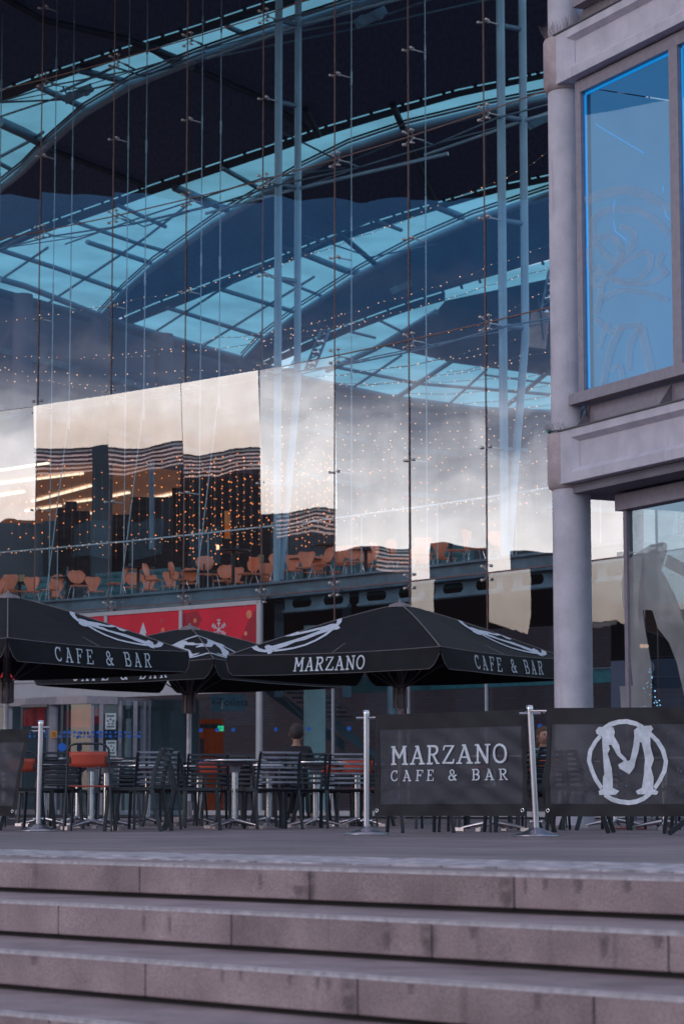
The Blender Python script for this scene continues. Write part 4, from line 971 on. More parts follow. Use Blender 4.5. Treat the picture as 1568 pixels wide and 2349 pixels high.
# ================================================================== MEZZANINE FURNITURE
def shell(kind):
    o = empty('shell_chair', (0, 0, 0), 0, label='x', cat='chair')
    def sheet(prof, ws, th=.012):
        m = MB(); rows = []
        for (y, z), w in zip(prof, ws):
            rows.append([Vector((w*math.sin(a_)/1.0, y-.05*abs(math.sin(a_))**2*(1 if z > .5 else 0), z)) for a_ in [(-math.pi/2+math.pi*q/10) for q in range(11)]])
        for r0, r1 in zip(rows, rows[1:]): m.strip(r0, r1, True)
        return m
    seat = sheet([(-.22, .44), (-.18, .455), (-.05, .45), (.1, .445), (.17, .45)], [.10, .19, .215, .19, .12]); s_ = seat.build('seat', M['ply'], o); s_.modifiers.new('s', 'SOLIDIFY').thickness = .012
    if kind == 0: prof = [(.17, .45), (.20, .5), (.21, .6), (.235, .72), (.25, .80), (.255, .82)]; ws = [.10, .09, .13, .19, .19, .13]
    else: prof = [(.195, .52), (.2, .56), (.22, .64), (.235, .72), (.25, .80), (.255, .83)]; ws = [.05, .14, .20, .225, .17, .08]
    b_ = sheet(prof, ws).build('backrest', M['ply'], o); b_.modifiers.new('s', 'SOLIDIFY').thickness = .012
    if kind: m = MB(); m.bar((0, .12, .44), (0, .215, .48), .035, .01); m.bar((0, .215, .46), (0, .24, .66), .035, .01, up=(0, 1, 0)); m.build('spine', M['ink'], o)
    for sx in (-1, 1):
        for sy in (-1, 1): m = MB(); m.tube([(sx*.07, sy*.05, .43), (sx*.16, sy*.13, .42), (sx*.235, sy*.23, 0)], .010, 6); m.build('leg', M['chrome'], o)
    return o
sc = [shell(0), shell(1)]; first = [True, True]
def mez(x, inn):                                            # a floor point seen at image column x, inn metres behind the glass
    lo = None
    for i in range(2, len(J)-1):
        a, b = jp(i, zf, inn), jp(i+1, zf, inn)
        xa = 784+F*a.x/(a.y*cT+(a.z-EYE)*sT); xb = 784+F*b.x/(b.y*cT+(b.z-EYE)*sT)
        if xa <= x <= xb: return a.lerp(b, (x-xa)/(xb-xa))
    return jp(6, zf, inn)
wh = ['tapered', 'round-backed']
cl = [(14, 2.6, 1, 20, 'at the far left edge'), (-12, 1.6, 1, -60, 'cut off by the left edge'), (72, 1.7, 0, 5, 'left of the first glass joint'), (118, 1.6, 1, -40, 'right of the first glass joint'), (128, 3.2, 0, 10, 'behind the first table'), (181, 1.2, 1, 25, 'large, near the glass beside the bottle table'),
      (268, 1.3, 0, -70, 'beside the second glass joint'), (352, 1.2, 1, 75, 'turned sideways at the second table'), (340, 3.0, 0, 0, 'low behind the second table'), (391, 2.7, 0, 0, 'low, left of the third glass joint'), (436, 2.4, 1, 5, 'low, right of the third glass joint'), (478, 1.0, 1, 160, 'facing out, high against the light curtain'),
      (512, 2.4, 1, -20, 'low behind the facing-out chair'), (566, 1.5, 1, -50, 'under the high third table'), (600, 1.8, 0, 60, 'hard by the fourth glass joint'), (612, 3.0, 0, 180, 'half hidden by the left mast'), (672, 1.7, 0, 0, 'alone right of the left mast'), (722, 2.4, 1, -30, 'low, left of the fifth glass joint'), (738, 1.2, 1, -60, 'tall, touching the fifth glass joint'), (762, 2.6, 0, 90, 'behind the tall one at the fifth joint'),
      (812, 1.3, 1, 10, 'washed out by the bright reflection at mid right'), (850, 2.2, 1, 30, 'under the bright reflection at mid right'), (878, 1.4, 0, 60, 'just below the slanting edge of the reflection'), (915, 1.5, 1, 120, 'left of the sixth glass joint'), (972, 1.3, 0, 0, 'pale behind the reflection, right of the sixth joint'), (1020, 2.2, 0, 150, 'second right of the sixth joint'), (1052, 1.3, 1, -110, 'with bright legs, third right of the sixth joint'), (1088, 1.3, 0, 100, 'left of the seventh glass joint'), (1150, 1.8, 1, 30, 'faint, right of the seventh glass joint'), (985, 3.2, 1, 40, 'deep behind the sixth joint'), (30, 1.3, 0, 170, 'turned outward near the left edge'), (218, 2.6, 0, 20, 'low between the bottle table and second joint'), (300, 2.3, 1, -20, 'low, right of the second glass joint'), (412, 1.5, 1, 110, 'side on beside the third glass joint'), (540, 2.9, 0, 0, 'deep under the highest table'), (648, 1.5, 1, 40, 'close against the left mast'), (700, 1.4, 0, -10, 'near the glass between left mast and fifth joint'), (790, 1.5, 0, 150, 'first right of the fifth glass joint'), (945, 2.4, 1, -40, 'low, just right of the sixth joint')]
for x, inn, k, rz, w in cl:
    p = mez(x, inn+.35); place(sc[k], first[k], p, R(rz), '%s ply shell chair upstairs, %s' % (wh[k], w), 'shell chairs on the mezzanine').scale = (1.02, 1.02, 1.02); first[k] = False
def mtable():
    o = empty('cafe_table', (0, 0, 0), 0, label='x', cat='table')
    m = MB(); m.lathe([(.001, .73), (.40, .73), (.41, .742), (.40, .755), (.001, .755)], n=32); m.build('tabletop', M['darktop'], o)
    m = MB(); m.tube([(0, 0, .02), (0, 0, .73)], .04, 10); m.build('stem', M['black'], o)
    m = MB(); m.lathe([(.22, 0), (.21, .02), (.04, .04)], n=20); m.build('base', M['black'], o)
    return o
mt_ = mtable(); ff = True
tl = [(158, 1.9, 0, 'behind the first round-backed chairs, bottle on it'), (318, 1.7, .12, 'between the second and third glass joints'), (535, 1.5, .35, 'highest, in front of the light curtain'), (455, 2.6, 0, 'low, right of the third glass joint'), (700, 2.2, 0, 'low, right of the left mast'), (752, 1.9, .3, 'beside the fifth glass joint'), (840, 1.8, 0, 'under the bright reflection'), (1035, 1.7, 0, 'between the sixth and seventh glass joints'), (45, 2.2, 0, 'at the far left with a menu card')]
for x, inn, dz, w in tl:
    p = mez(x, inn+.35); t_ = place(mt_, ff, p, 0, 'round dark mezzanine table %s' % w, 'round tables on the mezzanine'); ff = False; t_.scale = (1, 1, 1+dz)
# things on the tables
def small(name, x, inn, dx, prof, mt, label, cat, dz=0):
    p = mez(x, inn+.35)+Vector((dx, -.1, .757*(1+dz))); m = MB(); m.lathe(prof, (0, 0, 0), 12); o = m.build(name, M[mt]); o.location = p; tag(o, label, cat); return o
small('bottle', 158, 1.9, -.02, [(.001, 0), (.035, 0), (.035, .15), (.013, .2), (.013, .26), (.001, .26)], 'winref', 'clear bottle on the first round mezzanine table', 'bottle')
small('glass_tumbler', 158, 1.9, -.25, [(.001, 0), (.03, 0), (.035, .09)], 'winref', 'small tumbler left of the bottle on the mezzanine table', 'glass')
small('glass_tumbler', 318, 1.7, -.2, [(.001, 0), (.03, 0), (.035, .09)], 'winref', 'small tumbler on the mezzanine table between second and third joints', 'glass', .12)
small('glass_tumbler', 535, 1.5, .1, [(.001, 0), (.03, 0), (.035, .1)], 'winref', 'small tumbler on the highest mezzanine table', 'glass', .35)
small('lamp', 535, 1.5, -.35, [(.03, .0), (.035, .1), (.001, .12)], 'bulbw', 'tiny lit candle lamp on the highest mezzanine table', 'lamp', .35)
for x, w in ((50, 'far left'), (598, 'fourth glass joint')):
    p = mez(x, 2.4)+Vector((0, 0, .76)); m = MB(); m.box((0, 0, .09), (.13, .02, .18)); m.box((0, 0, .01), (.1, .06, .02)); o = m.build('menu_card', mat('cream card', (.5, .42, .2), .6)); o.location = p; tag(o, 'cream menu card standing on the mezzanine table by the %s' % w, 'menu')
# teal buttoned banquette
for x0, x1, w in ((30, 70, 'far left'), (205, 252, 'left of the second glass joint'), (300, 330, 'behind the second table'), (640, 665, 'right of the left mast'), (700, 790, 'behind the fifth glass joint'), (860, 1000, 'behind the right-hand chairs')):
    a = mez(x0, 3.9); b = mez(x1, 3.9); d = (b-a).normalized(); L_ = (b-a).length+1.0; o = empty('banquette', a, math.atan2(d.y, d.x), label='teal buttoned banquette seat on the mezzanine, %s' % w, cat='banquette', group='teal banquettes on the mezzanine')
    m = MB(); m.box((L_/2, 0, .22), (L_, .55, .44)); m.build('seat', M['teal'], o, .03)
    m = MB(); nx = max(8, int(L_*14)); rows = []
    for j in range(15):
        z = .45+.6*j/14; rows.append([Vector((L_*i/nx, .22-.05*abs(math.sin(i*math.pi/4+(j//3 % 2)*math.pi/2))*abs(math.sin(j*math.pi/5)), z)) for i in range(nx+1)])
    for r0, r1 in zip(rows, rows[1:]): m.strip(r0, r1, True)
    m.build('backrest', M['teal'], o)
# ================================================================== TERRACE FURNITURE
def slatchair(mt_b='slat'):
    o = empty('slatted_chair', (0, 0, 0), 0, label='x', cat='chair')
    W_ = .225
    # rear frame: back legs run up into the back posts (chair faces +y, back at -y)
    for sx in (-1, 1):
        m = MB(); pts = [(sx*.25, -.34, 0), (sx*.245, -.27, .22), (sx*.235, -.235, .42), (sx*.225, -.27, .62), (sx*.22, -.33, .80), (sx*.215, -.345, .825)]
        for a, b in zip(pts, pts[1:]): m.bar(a, b, .026, .042, up=(0, 1, 0))
        m.build('leg', M['slat'], o, .004)
        m = MB(); m.bar((sx*.235, .24, 0), (sx*.225, .2, .42), .030, .034, up=(0, 1, 0)); m.build('leg', M['slat'], o, .004)
    m = MB()
    for i in range(7):
        t = i/6; z = .50+.315*t; y0 = lerp_line([(.42, -.235), (.62, -.27), (.83, -.345)], z); n = 8
        top = [Vector((-W_+2*W_*q/n, y0-.045*math.sin(math.pi*q/n), z)) for q in range(n+1)]
        for a, b in zip(top, top[1:]): m.bar(a, b, .012, .024, up=(0, .45, 1))
    m.build('backrest', M[mt_b], o)
    m = MB()
    for i in range(8):
        y = -.22+i*.06; zz = .43-.02*math.sin(math.pi*i/7); m.box((0, y, zz), (.45, .045, .016))
    m.bar((-.23, -.24, .42), (-.23, .22, .42), .025, .035); m.bar((.23, -.24, .42), (.23, .22, .42), .025, .035); m.bar((-.23, .22, .42), (.23, .22, .42), .025, .035)
    m.build('seat', M['slat'], o, .003)
    return o
sl = slatchair(); fs = True; sl2 = slatchair('slat_lit'); fs2 = True
chs = [(62, 25.2, -70, 'at the far left behind the first steel post'), (118, 26.6, 25, 'left of the orange chair, back to the steps'), (150, 29.5, -5, 'far back left behind the orange chair'), (100, 30.5, 160, 'far back at the left, facing the steps'), (306, 24.4, 82, 'seen from the side, right of the orange chair'), (352, 26.3, 12, 'with pale back to the steps, left of middle parasol pole'),
       (268, 29.5, 10, 'behind the pair of steel pedestals'), (300, 32, 170, 'far back left of the middle pole'), (452, 25.2, -88, 'seen from the side, right of the middle parasol pole'), (474, 27.6, 5, 'dark, with red slats showing behind it'), (395, 29.5, -15, 'behind the middle pole'), (520, 30, 160, 'far back beyond the long table'), (425, 32.5, 175, 'far back under the middle parasol'),
       (622, 26.4, 18, 'large and pale with its back to the steps, centre'), (694, 27.2, 6, 'dark, just right of the large central chair'), (570, 28.4, -30, 'left of the large central chair'), (590, 31, 170, 'far back at centre'), (660, 31.5, -170, 'far back behind the central pair'), (790, 27.3, 10, 'pale-backed, left of the second steel post'), (770, 30.5, 170, 'far back, left of the second steel post'), (722, 30.2, -80, 'side on at mid right, far back'), (830, 30, 30, 'behind the second steel post'),
       (958, 23.3, 15, 'behind the left half of the lettered banner'), (1075, 23.9, -10, 'behind the middle of the lettered banner'), (1178, 23.6, 100, 'behind the right half of the lettered banner'), (1010, 26.5, 170, 'deeper behind the lettered banner'), (1120, 27, 180, 'deepest behind the lettered banner'), (1318, 23.0, 78, 'dimly seen through the left of the badge banner'), (1372, 25.5, -75, 'dim behind the badge banner, facing right'), (1245, 25.5, 170, 'behind the third steel post'), (1440, 26, 5, 'hidden behind the round badge'), (1500, 25.6, 170, 'behind the right part of the badge banner'), (1590, 22.5, 75, 'at the right edge beyond the badge')]
for x, D, rz, w in chs:
    if 'pale' in w: place(sl2, fs2, PG(x, D), R(rz), 'dark slatted chair '+w, 'dark slatted terrace chairs'); fs2 = False
    else: place(sl, fs, PG(x, D), R(rz), 'dark slatted chair '+w, 'dark slatted terrace chairs'); fs = False
def orangechair():
    o = empty('orange_chair', (0, 0, 0), 0, label='x', cat='chair')
    m = MB(); r_ = .011
    m.tube([(-.235, -.27, 0), (-.215, -.22, .44), (-.20, -.26, .80), (-.17, -.27, .845), (-.12, -.275, .86), (.12, -.275, .86), (.17, -.27, .845), (.20, -.26, .80), (.215, -.22, .44), (.235, -.27, 0)], r_, 8); m.build('frame', M['black'], o)
    for sx in (-1, 1): m = MB(); m.tube([(sx*.2, -.2, .43), (sx*.19, .2, .43), (sx*.2, .22, .40), (sx*.215, .25, 0)], r_, 8); m.build('leg', M['black'], o)
    m = MB(); n = 10; rows = []
    for j in range(5):
        z = .64+.14*j/4; rows.append([Vector((-.19+.38*q/n, -.255-.05*math.sin(math.pi*q/n)-.02*j/4, z-.012*math.cos(math.pi*(q/n-.5))*(1 if j == 0 else 0))) for q in range(n+1)])
    for r0, r1 in zip(rows, rows[1:]): m.strip(r0, r1, True)
    b_ = m.build('backrest', M['orange'], o); b_.modifiers.new('s', 'SOLIDIFY').thickness = .014
    m = MB(); m.box((0, 0, .445), (.40, .42, .014)); m.build('seat', M['orange'], o, .005)
    for sx in (-1, 1): m = MB(); m.box((sx*.195, -.27, .70), (.04, .02, .06)); m.build('bracket', M['black'], o)
    return o
oc = orangechair(); fo = True
for x, D, rz, w in ((207, 24.2, 0, 'nearest and largest, its back to the steps at the left'), (48, 28, 0, 'at the far left behind the grey banner'), (490, 30.5, 0, 'behind the dark chair right of the middle pole'), (815, 29.2, 5, 'left of the second steel post'), (770, 29.8, -5, 'behind the pale-backed chair'), (1238, 27.5, 10, 'just behind the third steel post'), (1090, 29.5, 170, 'deep behind the lettered banner')):
    place(oc, fo, PG(x, D), R(rz), 'orange and black metal chair, '+w, 'orange metal chairs'); fo = False
def ptable(blk=False):
    o = empty('pedestal_table', (0, 0, 0), 0, label='x', cat='table')
    m = MB(); m.lathe([(.001, .722), (.33, .722), (.345, .735), (.34, .752), (.001, .754)], n=36); m.build('tabletop', M['darktop'], o)
    m = MB(); m.lathe([(.345, .728), (.35, .738), (.345, .75)], n=36); m.build('rim', M['steel'], o)
    m = MB(); m.lathe([(.14, .72), (.05, .67), (.04, .66)], n=16); m.box((0, 0, .66), (.10, .10, .10)); m.build('tilt_head', M['alu'], o)
    m = MB(); m.tube([(0, 0, .08), (0, 0, .66)], .036, 18); m.build('column', M['black' if blk else 'chrome'], o)
    for k in range(4):
        a = k*math.pi/2+math.pi/4; m = MB(); m.tube([(.03*math.cos(a), .03*math.sin(a), .09), (.2*math.cos(a), .2*math.sin(a), .06), (.34*math.cos(a), .34*math.sin(a), .03)], [.03, .02, .014], 8); m.box((.35*math.cos(a), .35*math.sin(a), .018), (.09, .05, .034), rz=a); m.build('foot', M['steel'], o)
    return o
pt_ = ptable(); fp_ = True
for x, D, rz, w in ((208, 25.6, 10, 'directly behind the nearest orange chair'), (244, 27.2, 30, 'just right of and behind the nearest orange chair'), (338, 30.5, 0, 'left of the middle parasol pole'), (101, 29.5, 20, 'at the left behind the first steel post'), (178, 31.5, 20, 'far back at the left'), (538, 26.6, 12, 'in front at centre, between side-on chair and pale-backed chair'), (616, 30.2, 40, 'behind the large central chair'), (724, 27.9, 20, 'right of the central pair of chairs'), (751, 32, 0, 'far back at mid right'), (819, 29.3, 15, 'just left of the second steel post'), (456, 30.9, 0, 'behind the side-on chair under the middle parasol'), (1129, 24.4, 20, 'behind the lettered banner'), (1524, 25.4, 30, 'behind the right part of the badge banner'), (1410, 27.5, 30, 'behind the round badge')):
    place(pt_, fp_, PG(x, D), R(rz), 'round pedestal table with steel column, '+w, 'pedestal tables on the terrace'); fp_ = False
m = MB(); a = PG(1500, 24.0); 
for dx in (0, .26):
    m.bar(Vector((a.x+dx+.18, a.y, .015)), Vector((a.x+dx+.75, a.y+.1, .42)), .035, .04)
# leaning folded chair legs at the far right edge
m2 = MB(); q = PG(1532, 21.4)
m2.bar(q+Vector((0, 0, .012)), q+Vector((.62, .1, .46)), .035, .045); m2.bar(q+Vector((.2, .1, .012)), q+Vector((.75, .2, .42)), .035, .045); m2.box(q+Vector((.62, .15, .5)), (.3, .4, .05), Matrix.Rotation(-.6, 3, 'Y')); m2.bar(q+Vector((.5, .02, .36)), q+Vector((.6, .3, .36)), .03, .03)
o = m2.build('tilted_chair', M['slat'], None, .003); tag(o, 'dark chair tipped on its back legs under the right edge of the badge banner', 'chair')
m = MB(); q = P(1430, 1886, 26.3); m.box((0, 0, .01), (.42, .25, .012)); o = m.build('dropped_tray', M['orange']); o.location = (q.x, q.y, 0); tag(o, 'flat orange tray lying on the paving behind the badge banner', 'tray')
# ================================================================== PEOPLE
def skinned(name, mt, pts, edges, rad, parent=None, root=0):
    me = bpy.data.meshes.new(name); me.from_pydata(pts, edges, []); o = bpy.data.objects.new(name, me); col.objects.link(o); me.materials.append(M[mt])
    o.modifiers.new('skin', 'SKIN'); sv = me.skin_vertices[0].data
    for v, r_ in zip(sv, rad): v.radius = (r_, r_) if not isinstance(r_, tuple) else r_
    sv[root].use_root = True; s_ = o.modifiers.new('sub', 'SUBSURF'); s_.levels = 2; s_.render_levels = 2
    for p in me.polygons: p.use_smooth = True
    if parent: o.parent = parent
    return o
def person(loc, rz, label, hair, top, long_hair):
    o = empty('person', loc, rz, label=label, cat='person')
    # seated, facing -y, seat 0.45 m
    pts = [(0, 0, .52), (0, -.01, .75), (0, -.02, .98), (0, -.03, 1.09), (0, -.045, 1.17), (0, -.06, 1.29),
           (.17, -.02, 1.02), (.23, -.08, .80), (.10, -.30, .78), (-.17, -.02, 1.02), (-.23, -.08, .80), (-.08, -.32, .80),
           (.10, -.05, .50), (.12, -.45, .50), (.12, -.44, .10), (.12, -.56, .04), (-.10, -.05, .50), (-.12, -.45, .50), (-.12, -.42, .10), (-.12, -.54, .04)]
    ed = [(0,1),(1,2),(2,3),(3,4),(4,5),(2,6),(6,7),(7,8),(2,9),(9,10),(10,11),(0,12),(12,13),(13,14),(14,15),(0,16),(16,17),(17,18),(18,19)]
    rad = [(.15,.12),(.13,.10),(.15,.10),.055,.05,(.075,.09),.06,.045,.03,.06,.045,.03,.09,.065,.045,.04,.09,.065,.045,.04]
    skinned('body', 'skin', pts, ed, rad, o)
    cl_ = [0,1,2,3,6,7,9,10]; idx = {v: i for i, v in enumerate(cl_)}
    skinned('top', top, [pts[i] for i in cl_], [(idx[a], idx[b]) for a, b in ed if a in idx and b in idx], [tuple(x+.028 for x in (r_ if isinstance(r_, tuple) else (r_, r_))) for r_ in [rad[i] for i in cl_]], o)
    cl_ = [0,12,13,14,16,17,18]; idx = {v: i for i, v in enumerate(cl_)}
    skinned('trousers', 'coat', [pts[i] for i in cl_], [(idx[a], idx[b]) for a, b in ed if a in idx and b in idx], [tuple(x+.012 for x in (r_ if isinstance(r_, tuple) else (r_, r_))) for r_ in [rad[i] for i in cl_]], o)
    m = MB(); m.ball((0, -.065, 1.275), .098, 14, 1.25); h = m.build('head', M['skin'], o)
    m = MB(); m.ball((0, -.165, 1.27), .016, 8, 1.5); m.ball((-.098, -.06, 1.27), .02, 6, 1.6); m.ball((.098, -.06, 1.27), .02, 6, 1.6); m.build('nose', M['skin'], h)
    for sx in (-1, 1): m = MB(); m.ball((sx*.036, -.152, 1.30), .012, 8); m.build('eye', M['eyew'], h)
    m = MB(); m.ball((0, -.155, 1.222), .026, 8, .35); m.build('mouth', M['lips'], h)
    m = MB(); m.ball((0, -.045, 1.305), .112, 14, 1.12)
    if long_hair: m.ball((.02, .045, 1.19), .085, 10, 1.6); m.ball((0, .055, 1.35), .05, 8)
    m.v = [(x, max(y, -.10) if z < 1.345 else y, z) for x, y, z in m.v]
    m.build('hair', M[hair], o)
    for sx in (-1, 1):                                       # hands
        b_ = Vector((.10, -.30, .78)) if sx > 0 else Vector((-.08, -.32, .80)); H = [b_, b_+Vector((-sx*.01, -.07, .0))]; pts2 = list(H); ed2 = [(0, 1)]; rd = [.026, .034]
        for k in range(4):
            c = H[1]+Vector(((k-1.5)*.02, -.025, 0)); e_ = c+Vector((0, -.035+.005*abs(k-1.5), -.01)); g_ = e_+Vector((0, -.015, -.03)); i0 = len(pts2); pts2 += [c, e_, g_]; ed2 += [(1, i0), (i0, i0+1), (i0+1, i0+2)]; rd += [.009, .008, .007]
        c = H[1]+Vector((-sx*.04, .0, .005)); i0 = len(pts2); pts2 += [c, c+Vector((-sx*.012, -.035, -.01))]; ed2 += [(1, i0), (i0, i0+1)]; rd += [.011, .009]
        skinned('hand', 'skin', pts2, ed2, rd, o)
    return o
person(PG(1243, 36.5), R(25), 'smiling woman with tied-back hair and pale blue top, behind the third steel post', 'hair', 'blouse', True)
person(PG(678, 35), R(170), 'grey-haired person in dark coat seated with back to the steps before the pale column', 'greyhair', 'coat', False)
place(sl, False, PG(1243, 36.6), R(205), 'dark slatted chair under the seated smiling woman', 'dark slatted terrace chairs')
place(sl, False, PG(678, 35.0), R(-10), 'dark slatted chair under the grey-haired person', 'dark slatted terrace chairs')
# ================================================================== CONCRETE CORNER BUILDING (right)
CX = PG(1318, 31.0); CB_ = empty('concrete_building', CX, 0, label='pale concrete corner building with round column and blue glazed windows at the right', cat='building')
def cp(m, name, mt, parent=None, bevel=0):
    o = m.build(name, mt, parent or CB_, bevel)
    if parent is None: o.location = -CX
    return o
cr_ = .247; Z = Vector((0, 0, 1)); C2 = Vector((CX.x, CX.y, 0))
m = MB(); m.lathe([(cr_, 0), (cr_, 4.40)], C2, 48); cp(m, 'column', M['concrete'])
C3 = C2+Vector((-.015, 0, 0)); cu = .235
m = MB(); m.lathe([(cu, 4.9), (cu, 7.45)], C3, 48); m.lathe([(cu-.003, 7.45), (cu-.003, 7.456)], C3, 48); m.lathe([(cu, 7.456), (cu, 9.7)], C3, 48); m.lathe([(cu-.01, 10.1), (cu-.01, 13)], C3, 48); cp(m, 'column', M['concrete'])
wd = Vector((1.08, -2.15, 0)).normalized(); wn = Vector((wd.y, -wd.x, 0)); wn = wn if wn.x < 0 else -wn         # wd along wall toward viewer, wn outward (left)
def collar(z0, z1):
    m = MB(); rc_ = .29; n = 28
    prof = [(rc_-.05, z0-.05), (rc_-.02, z0-.03), (rc_, z0+.04), (rc_, z1-.03), (rc_-.015, z1), (rc_-.06, z1+.005)]
    m.lathe(prof, C3, 40); o = cp(m, 'collar', M['concrete2'], bevel=0)
    return o
z_lo = (4.34, 5.02); z_hi = (9.62, 10.28)
collar(*z_lo); collar(*z_hi)
def wallp(s, out, z): return C3+wd*s+wn*out+Vector((0, 0, z))
def wbox(s0, s1, o0, o1, z0, z1, name, mt, bevel=.006, parent=None):
    m = MB(); m.prism([wallp(s0, o0, z0), wallp(s1, o0, z0), wallp(s1, o1, z0), wallp(s0, o1, z0)], (0, 0, z1-z0)); return cp(m, name, mt, parent, bevel)
for z0, z1 in (z_lo, z_hi):
    # moulded beam: recessed panel between top, bottom and end stiles
    wbox(.06, 7, -.35, .16, z0, z1, 'beam', M['concrete'])
    fr = .24
    wbox(.10, .42, .16, fr, z0, z1, 'beam_stile', M['concrete'])
    wbox(.42, 6.6, .16, fr, z1-.11, z1, 'beam_moulding', M['concrete']); wbox(.42, 6.6, .16, fr, z0, z0+.13, 'beam_moulding', M['concrete'])
    m = MB(); A_ = [wallp(s, fr-.002, z0+.128) for s in (.42, 6.6)]; B_ = [wallp(s, .165, z0+.19) for s in (.42, 6.6)]; m.strip(A_, B_)
    m.strip([wallp(.42, fr-.002, z0+.13), wallp(.42, fr-.002, z1-.11)], [wallp(.50, .165, z0+.17), wallp(.50, .165, z1-.15)]); m.strip([wallp(.42, fr-.002, z1-.112), wallp(6.6, fr-.002, z1-.112)], [wallp(.48, .165, z1-.16), wallp(6.6, .165, z1-.16)]); cp(m, 'beam_splay', M['concrete'])
    wbox(.10, 7, -.1, fr+.02, z1+.003, z1+.02, 'flashing', M['alud'], 0)
# window above the lower beam: upstand, sill, frame, glass
zw0, zw1 = 5.36, 9.60; wo = .04
wbox(.28, 7, -.30, -.05, 5.04, 5.36, 'upstand', M['alu'], 0)
for s in (.40, 2.25, 4.3): m = MB(); m.prism([wallp(s, -.05, 5.05), wallp(s, .16, 5.05), wallp(s, -.05, 5.34)], wd*.012); cp(m, 'bracket', M['alu'])
fo_ = wbox(.22, 7, -.05, .15, 5.36, 5.50, 'window_sill', M['alu'], .004)

def wpx(x, y, out=.012):                                     # image point -> wall plane
    d = P(x, y, 10)-Vector((0, 0, EYE)); o_ = Vector((0, 0, EYE)); p0 = wallp(0, out, 0); t = (p0-o_).dot(wn)/d.dot(wn); return o_+d*t
def sat(x, y, out=.10): return (wpx(x, y, out)-C3).dot(wd)
MU = [(sat(1322, 600), sat(1334, 600)), (sat(1537, 500), sat(1557, 500)), (4.3, 4.42), (6.0, 6.12)]

win = wbox(MU[0][0], MU[0][1], -.06, .10, 5.502, zw1, 'window_frame', M['alu'], .004)
for a, b in MU[1:]: wbox(a, b, -.06, .10, 5.502, zw1, 'window_frame', M['alu'], .004)
wbox(MU[0][1]+.002, 7, -.06, .098, zw1-.16, zw1-.002, 'window_frame', M['alu'], .004)
for (a, a1), (b, b1) in zip(MU, MU[1:]):
    m = MB(); m.poly([wallp(a1, .06, 5.5), wallp(b, .06, 5.5), wallp(b, .06, zw1-.16), wallp(a1, .06, zw1-.16)]); cp(m, 'window_glass', M['winglass'])
    m = MB(); m.bar(wallp(a1+.02, .03, 5.55), wallp(a1+.02, .03, zw1-.2), .028, .02, up=wn); m.bar(wallp(a1+.03, .03, zw1-.185), wallp(b-.02, .03, zw1-.185), .02, .03); cp(m, 'neon_strip', M['cyan'])
wbox(.26, 7, -3.4, -3.3, 5.0, 9.6, 'room_wall', M['blueroom'], 0); wbox(.20, .24, -3.3, -.09, 5.0, 9.6, 'room_wall', M['blueroom'], 0); wbox(.26, 7, -3.3, -.3, 5.0, 5.03, 'room_floor', M['blueroom'], 0); wbox(.26, 7, -3.3, -.3, 9.61, 9.63, 'room_ceiling', M['blueroom'], 0)
for pl_ in ([(1365, 285), (1475, 351)], [(1408, 458), (1405, 490)], [(1405, 505), (1410, 530), (1436, 552)], [(1521, 425), (1518, 442)], [(1519, 470), (1526, 495), (1534, 505)]):
    m = MB(); m.tube([wpx(x, y, -.06) for x, y in pl_], .006, 5); cp(m, 'neon_strip', M['cyan'])
# frosted tangle drawn on the upper window: strokes given as (along, height)
def wpx(x, y, out=.012):                                     # image point -> wall plane
    d = P(x, y, 10)-Vector((0, 0, EYE)); o_ = Vector((0, 0, EYE)); p0 = wallp(0, out, 0); t = (p0-o_).dot(wn)/d.dot(wn); return o_+d*t
def stroke(m, pl, w, k):
    c = []
    for i in range(len(pl)-1):
        p0 = Vector(pl[max(i-1, 0)]); p1 = Vector(pl[i]); p2 = Vector(pl[i+1]); p3 = Vector(pl[min(i+2, len(pl)-1)])
        for q in range(8):
            t = q/8; c.append(.5*((2*p1)+(p2-p0)*t+(2*p0-5*p1+4*p2-p3)*t*t+(3*p1-p0-3*p2+p3)*t**3))
    c.append(Vector(pl[-1])); L_, R_ = [], []
    for i, p in enumerate(c):
        d = (c[min(i+1, len(c)-1)]-c[max(i-1, 0)]).normalized(); n_ = Vector((-d.y, d.x))*w/2; n_.x *= 1
        L_.append(wpx(*(p+n_), out=.065+k*.0006)); R_.append(wpx(*(p-n_), out=.065+k*.0006))
    m.strip(L_, R_)
stk = [([(1340, 462), (1400, 440), (1460, 440), (1535, 480)], 22), ([(1533, 535), (1480, 490), (1420, 480), (1372, 492), (1356, 530), (1375, 570), (1410, 600), (1424, 578), (1410, 548), (1372, 545), (1352, 575), (1358, 620), (1380, 612)], 16), ([(1420, 520), (1450, 530), (1452, 560), (1428, 590), (1390, 640), (1365, 655), (1362, 635), (1400, 622), (1450, 590), (1485, 580), (1490, 610), (1455, 645), (1400, 640)], 14),
       ([(1380, 650), (1372, 700), (1364, 720)], 14), ([(1375, 690), (1420, 668), (1480, 672), (1533, 690)], 13), ([(1400, 640), (1440, 652), (1490, 648), (1530, 625)], 12), ([(1520, 580), (1510, 605), (1530, 630)], 16),
       ([(1365, 730), (1400, 760), (1425, 750), (1470, 745)], 14), ([(1425, 750), (1400, 800), (1382, 880), (1378, 905)], 16), ([(1470, 745), (1445, 790), (1440, 850)], 14), ([(1470, 750), (1480, 800), (1495, 865)], 20), ([(1400, 850), (1420, 840), (1425, 880), (1400, 895)], 12), ([(1372, 800), (1385, 760), (1395, 740)], 10)]
m = MB()
for k, (pl, w) in enumerate(stk): stroke(m, pl, w, k)
cp(m, 'frosted_drawing', M['frost'])
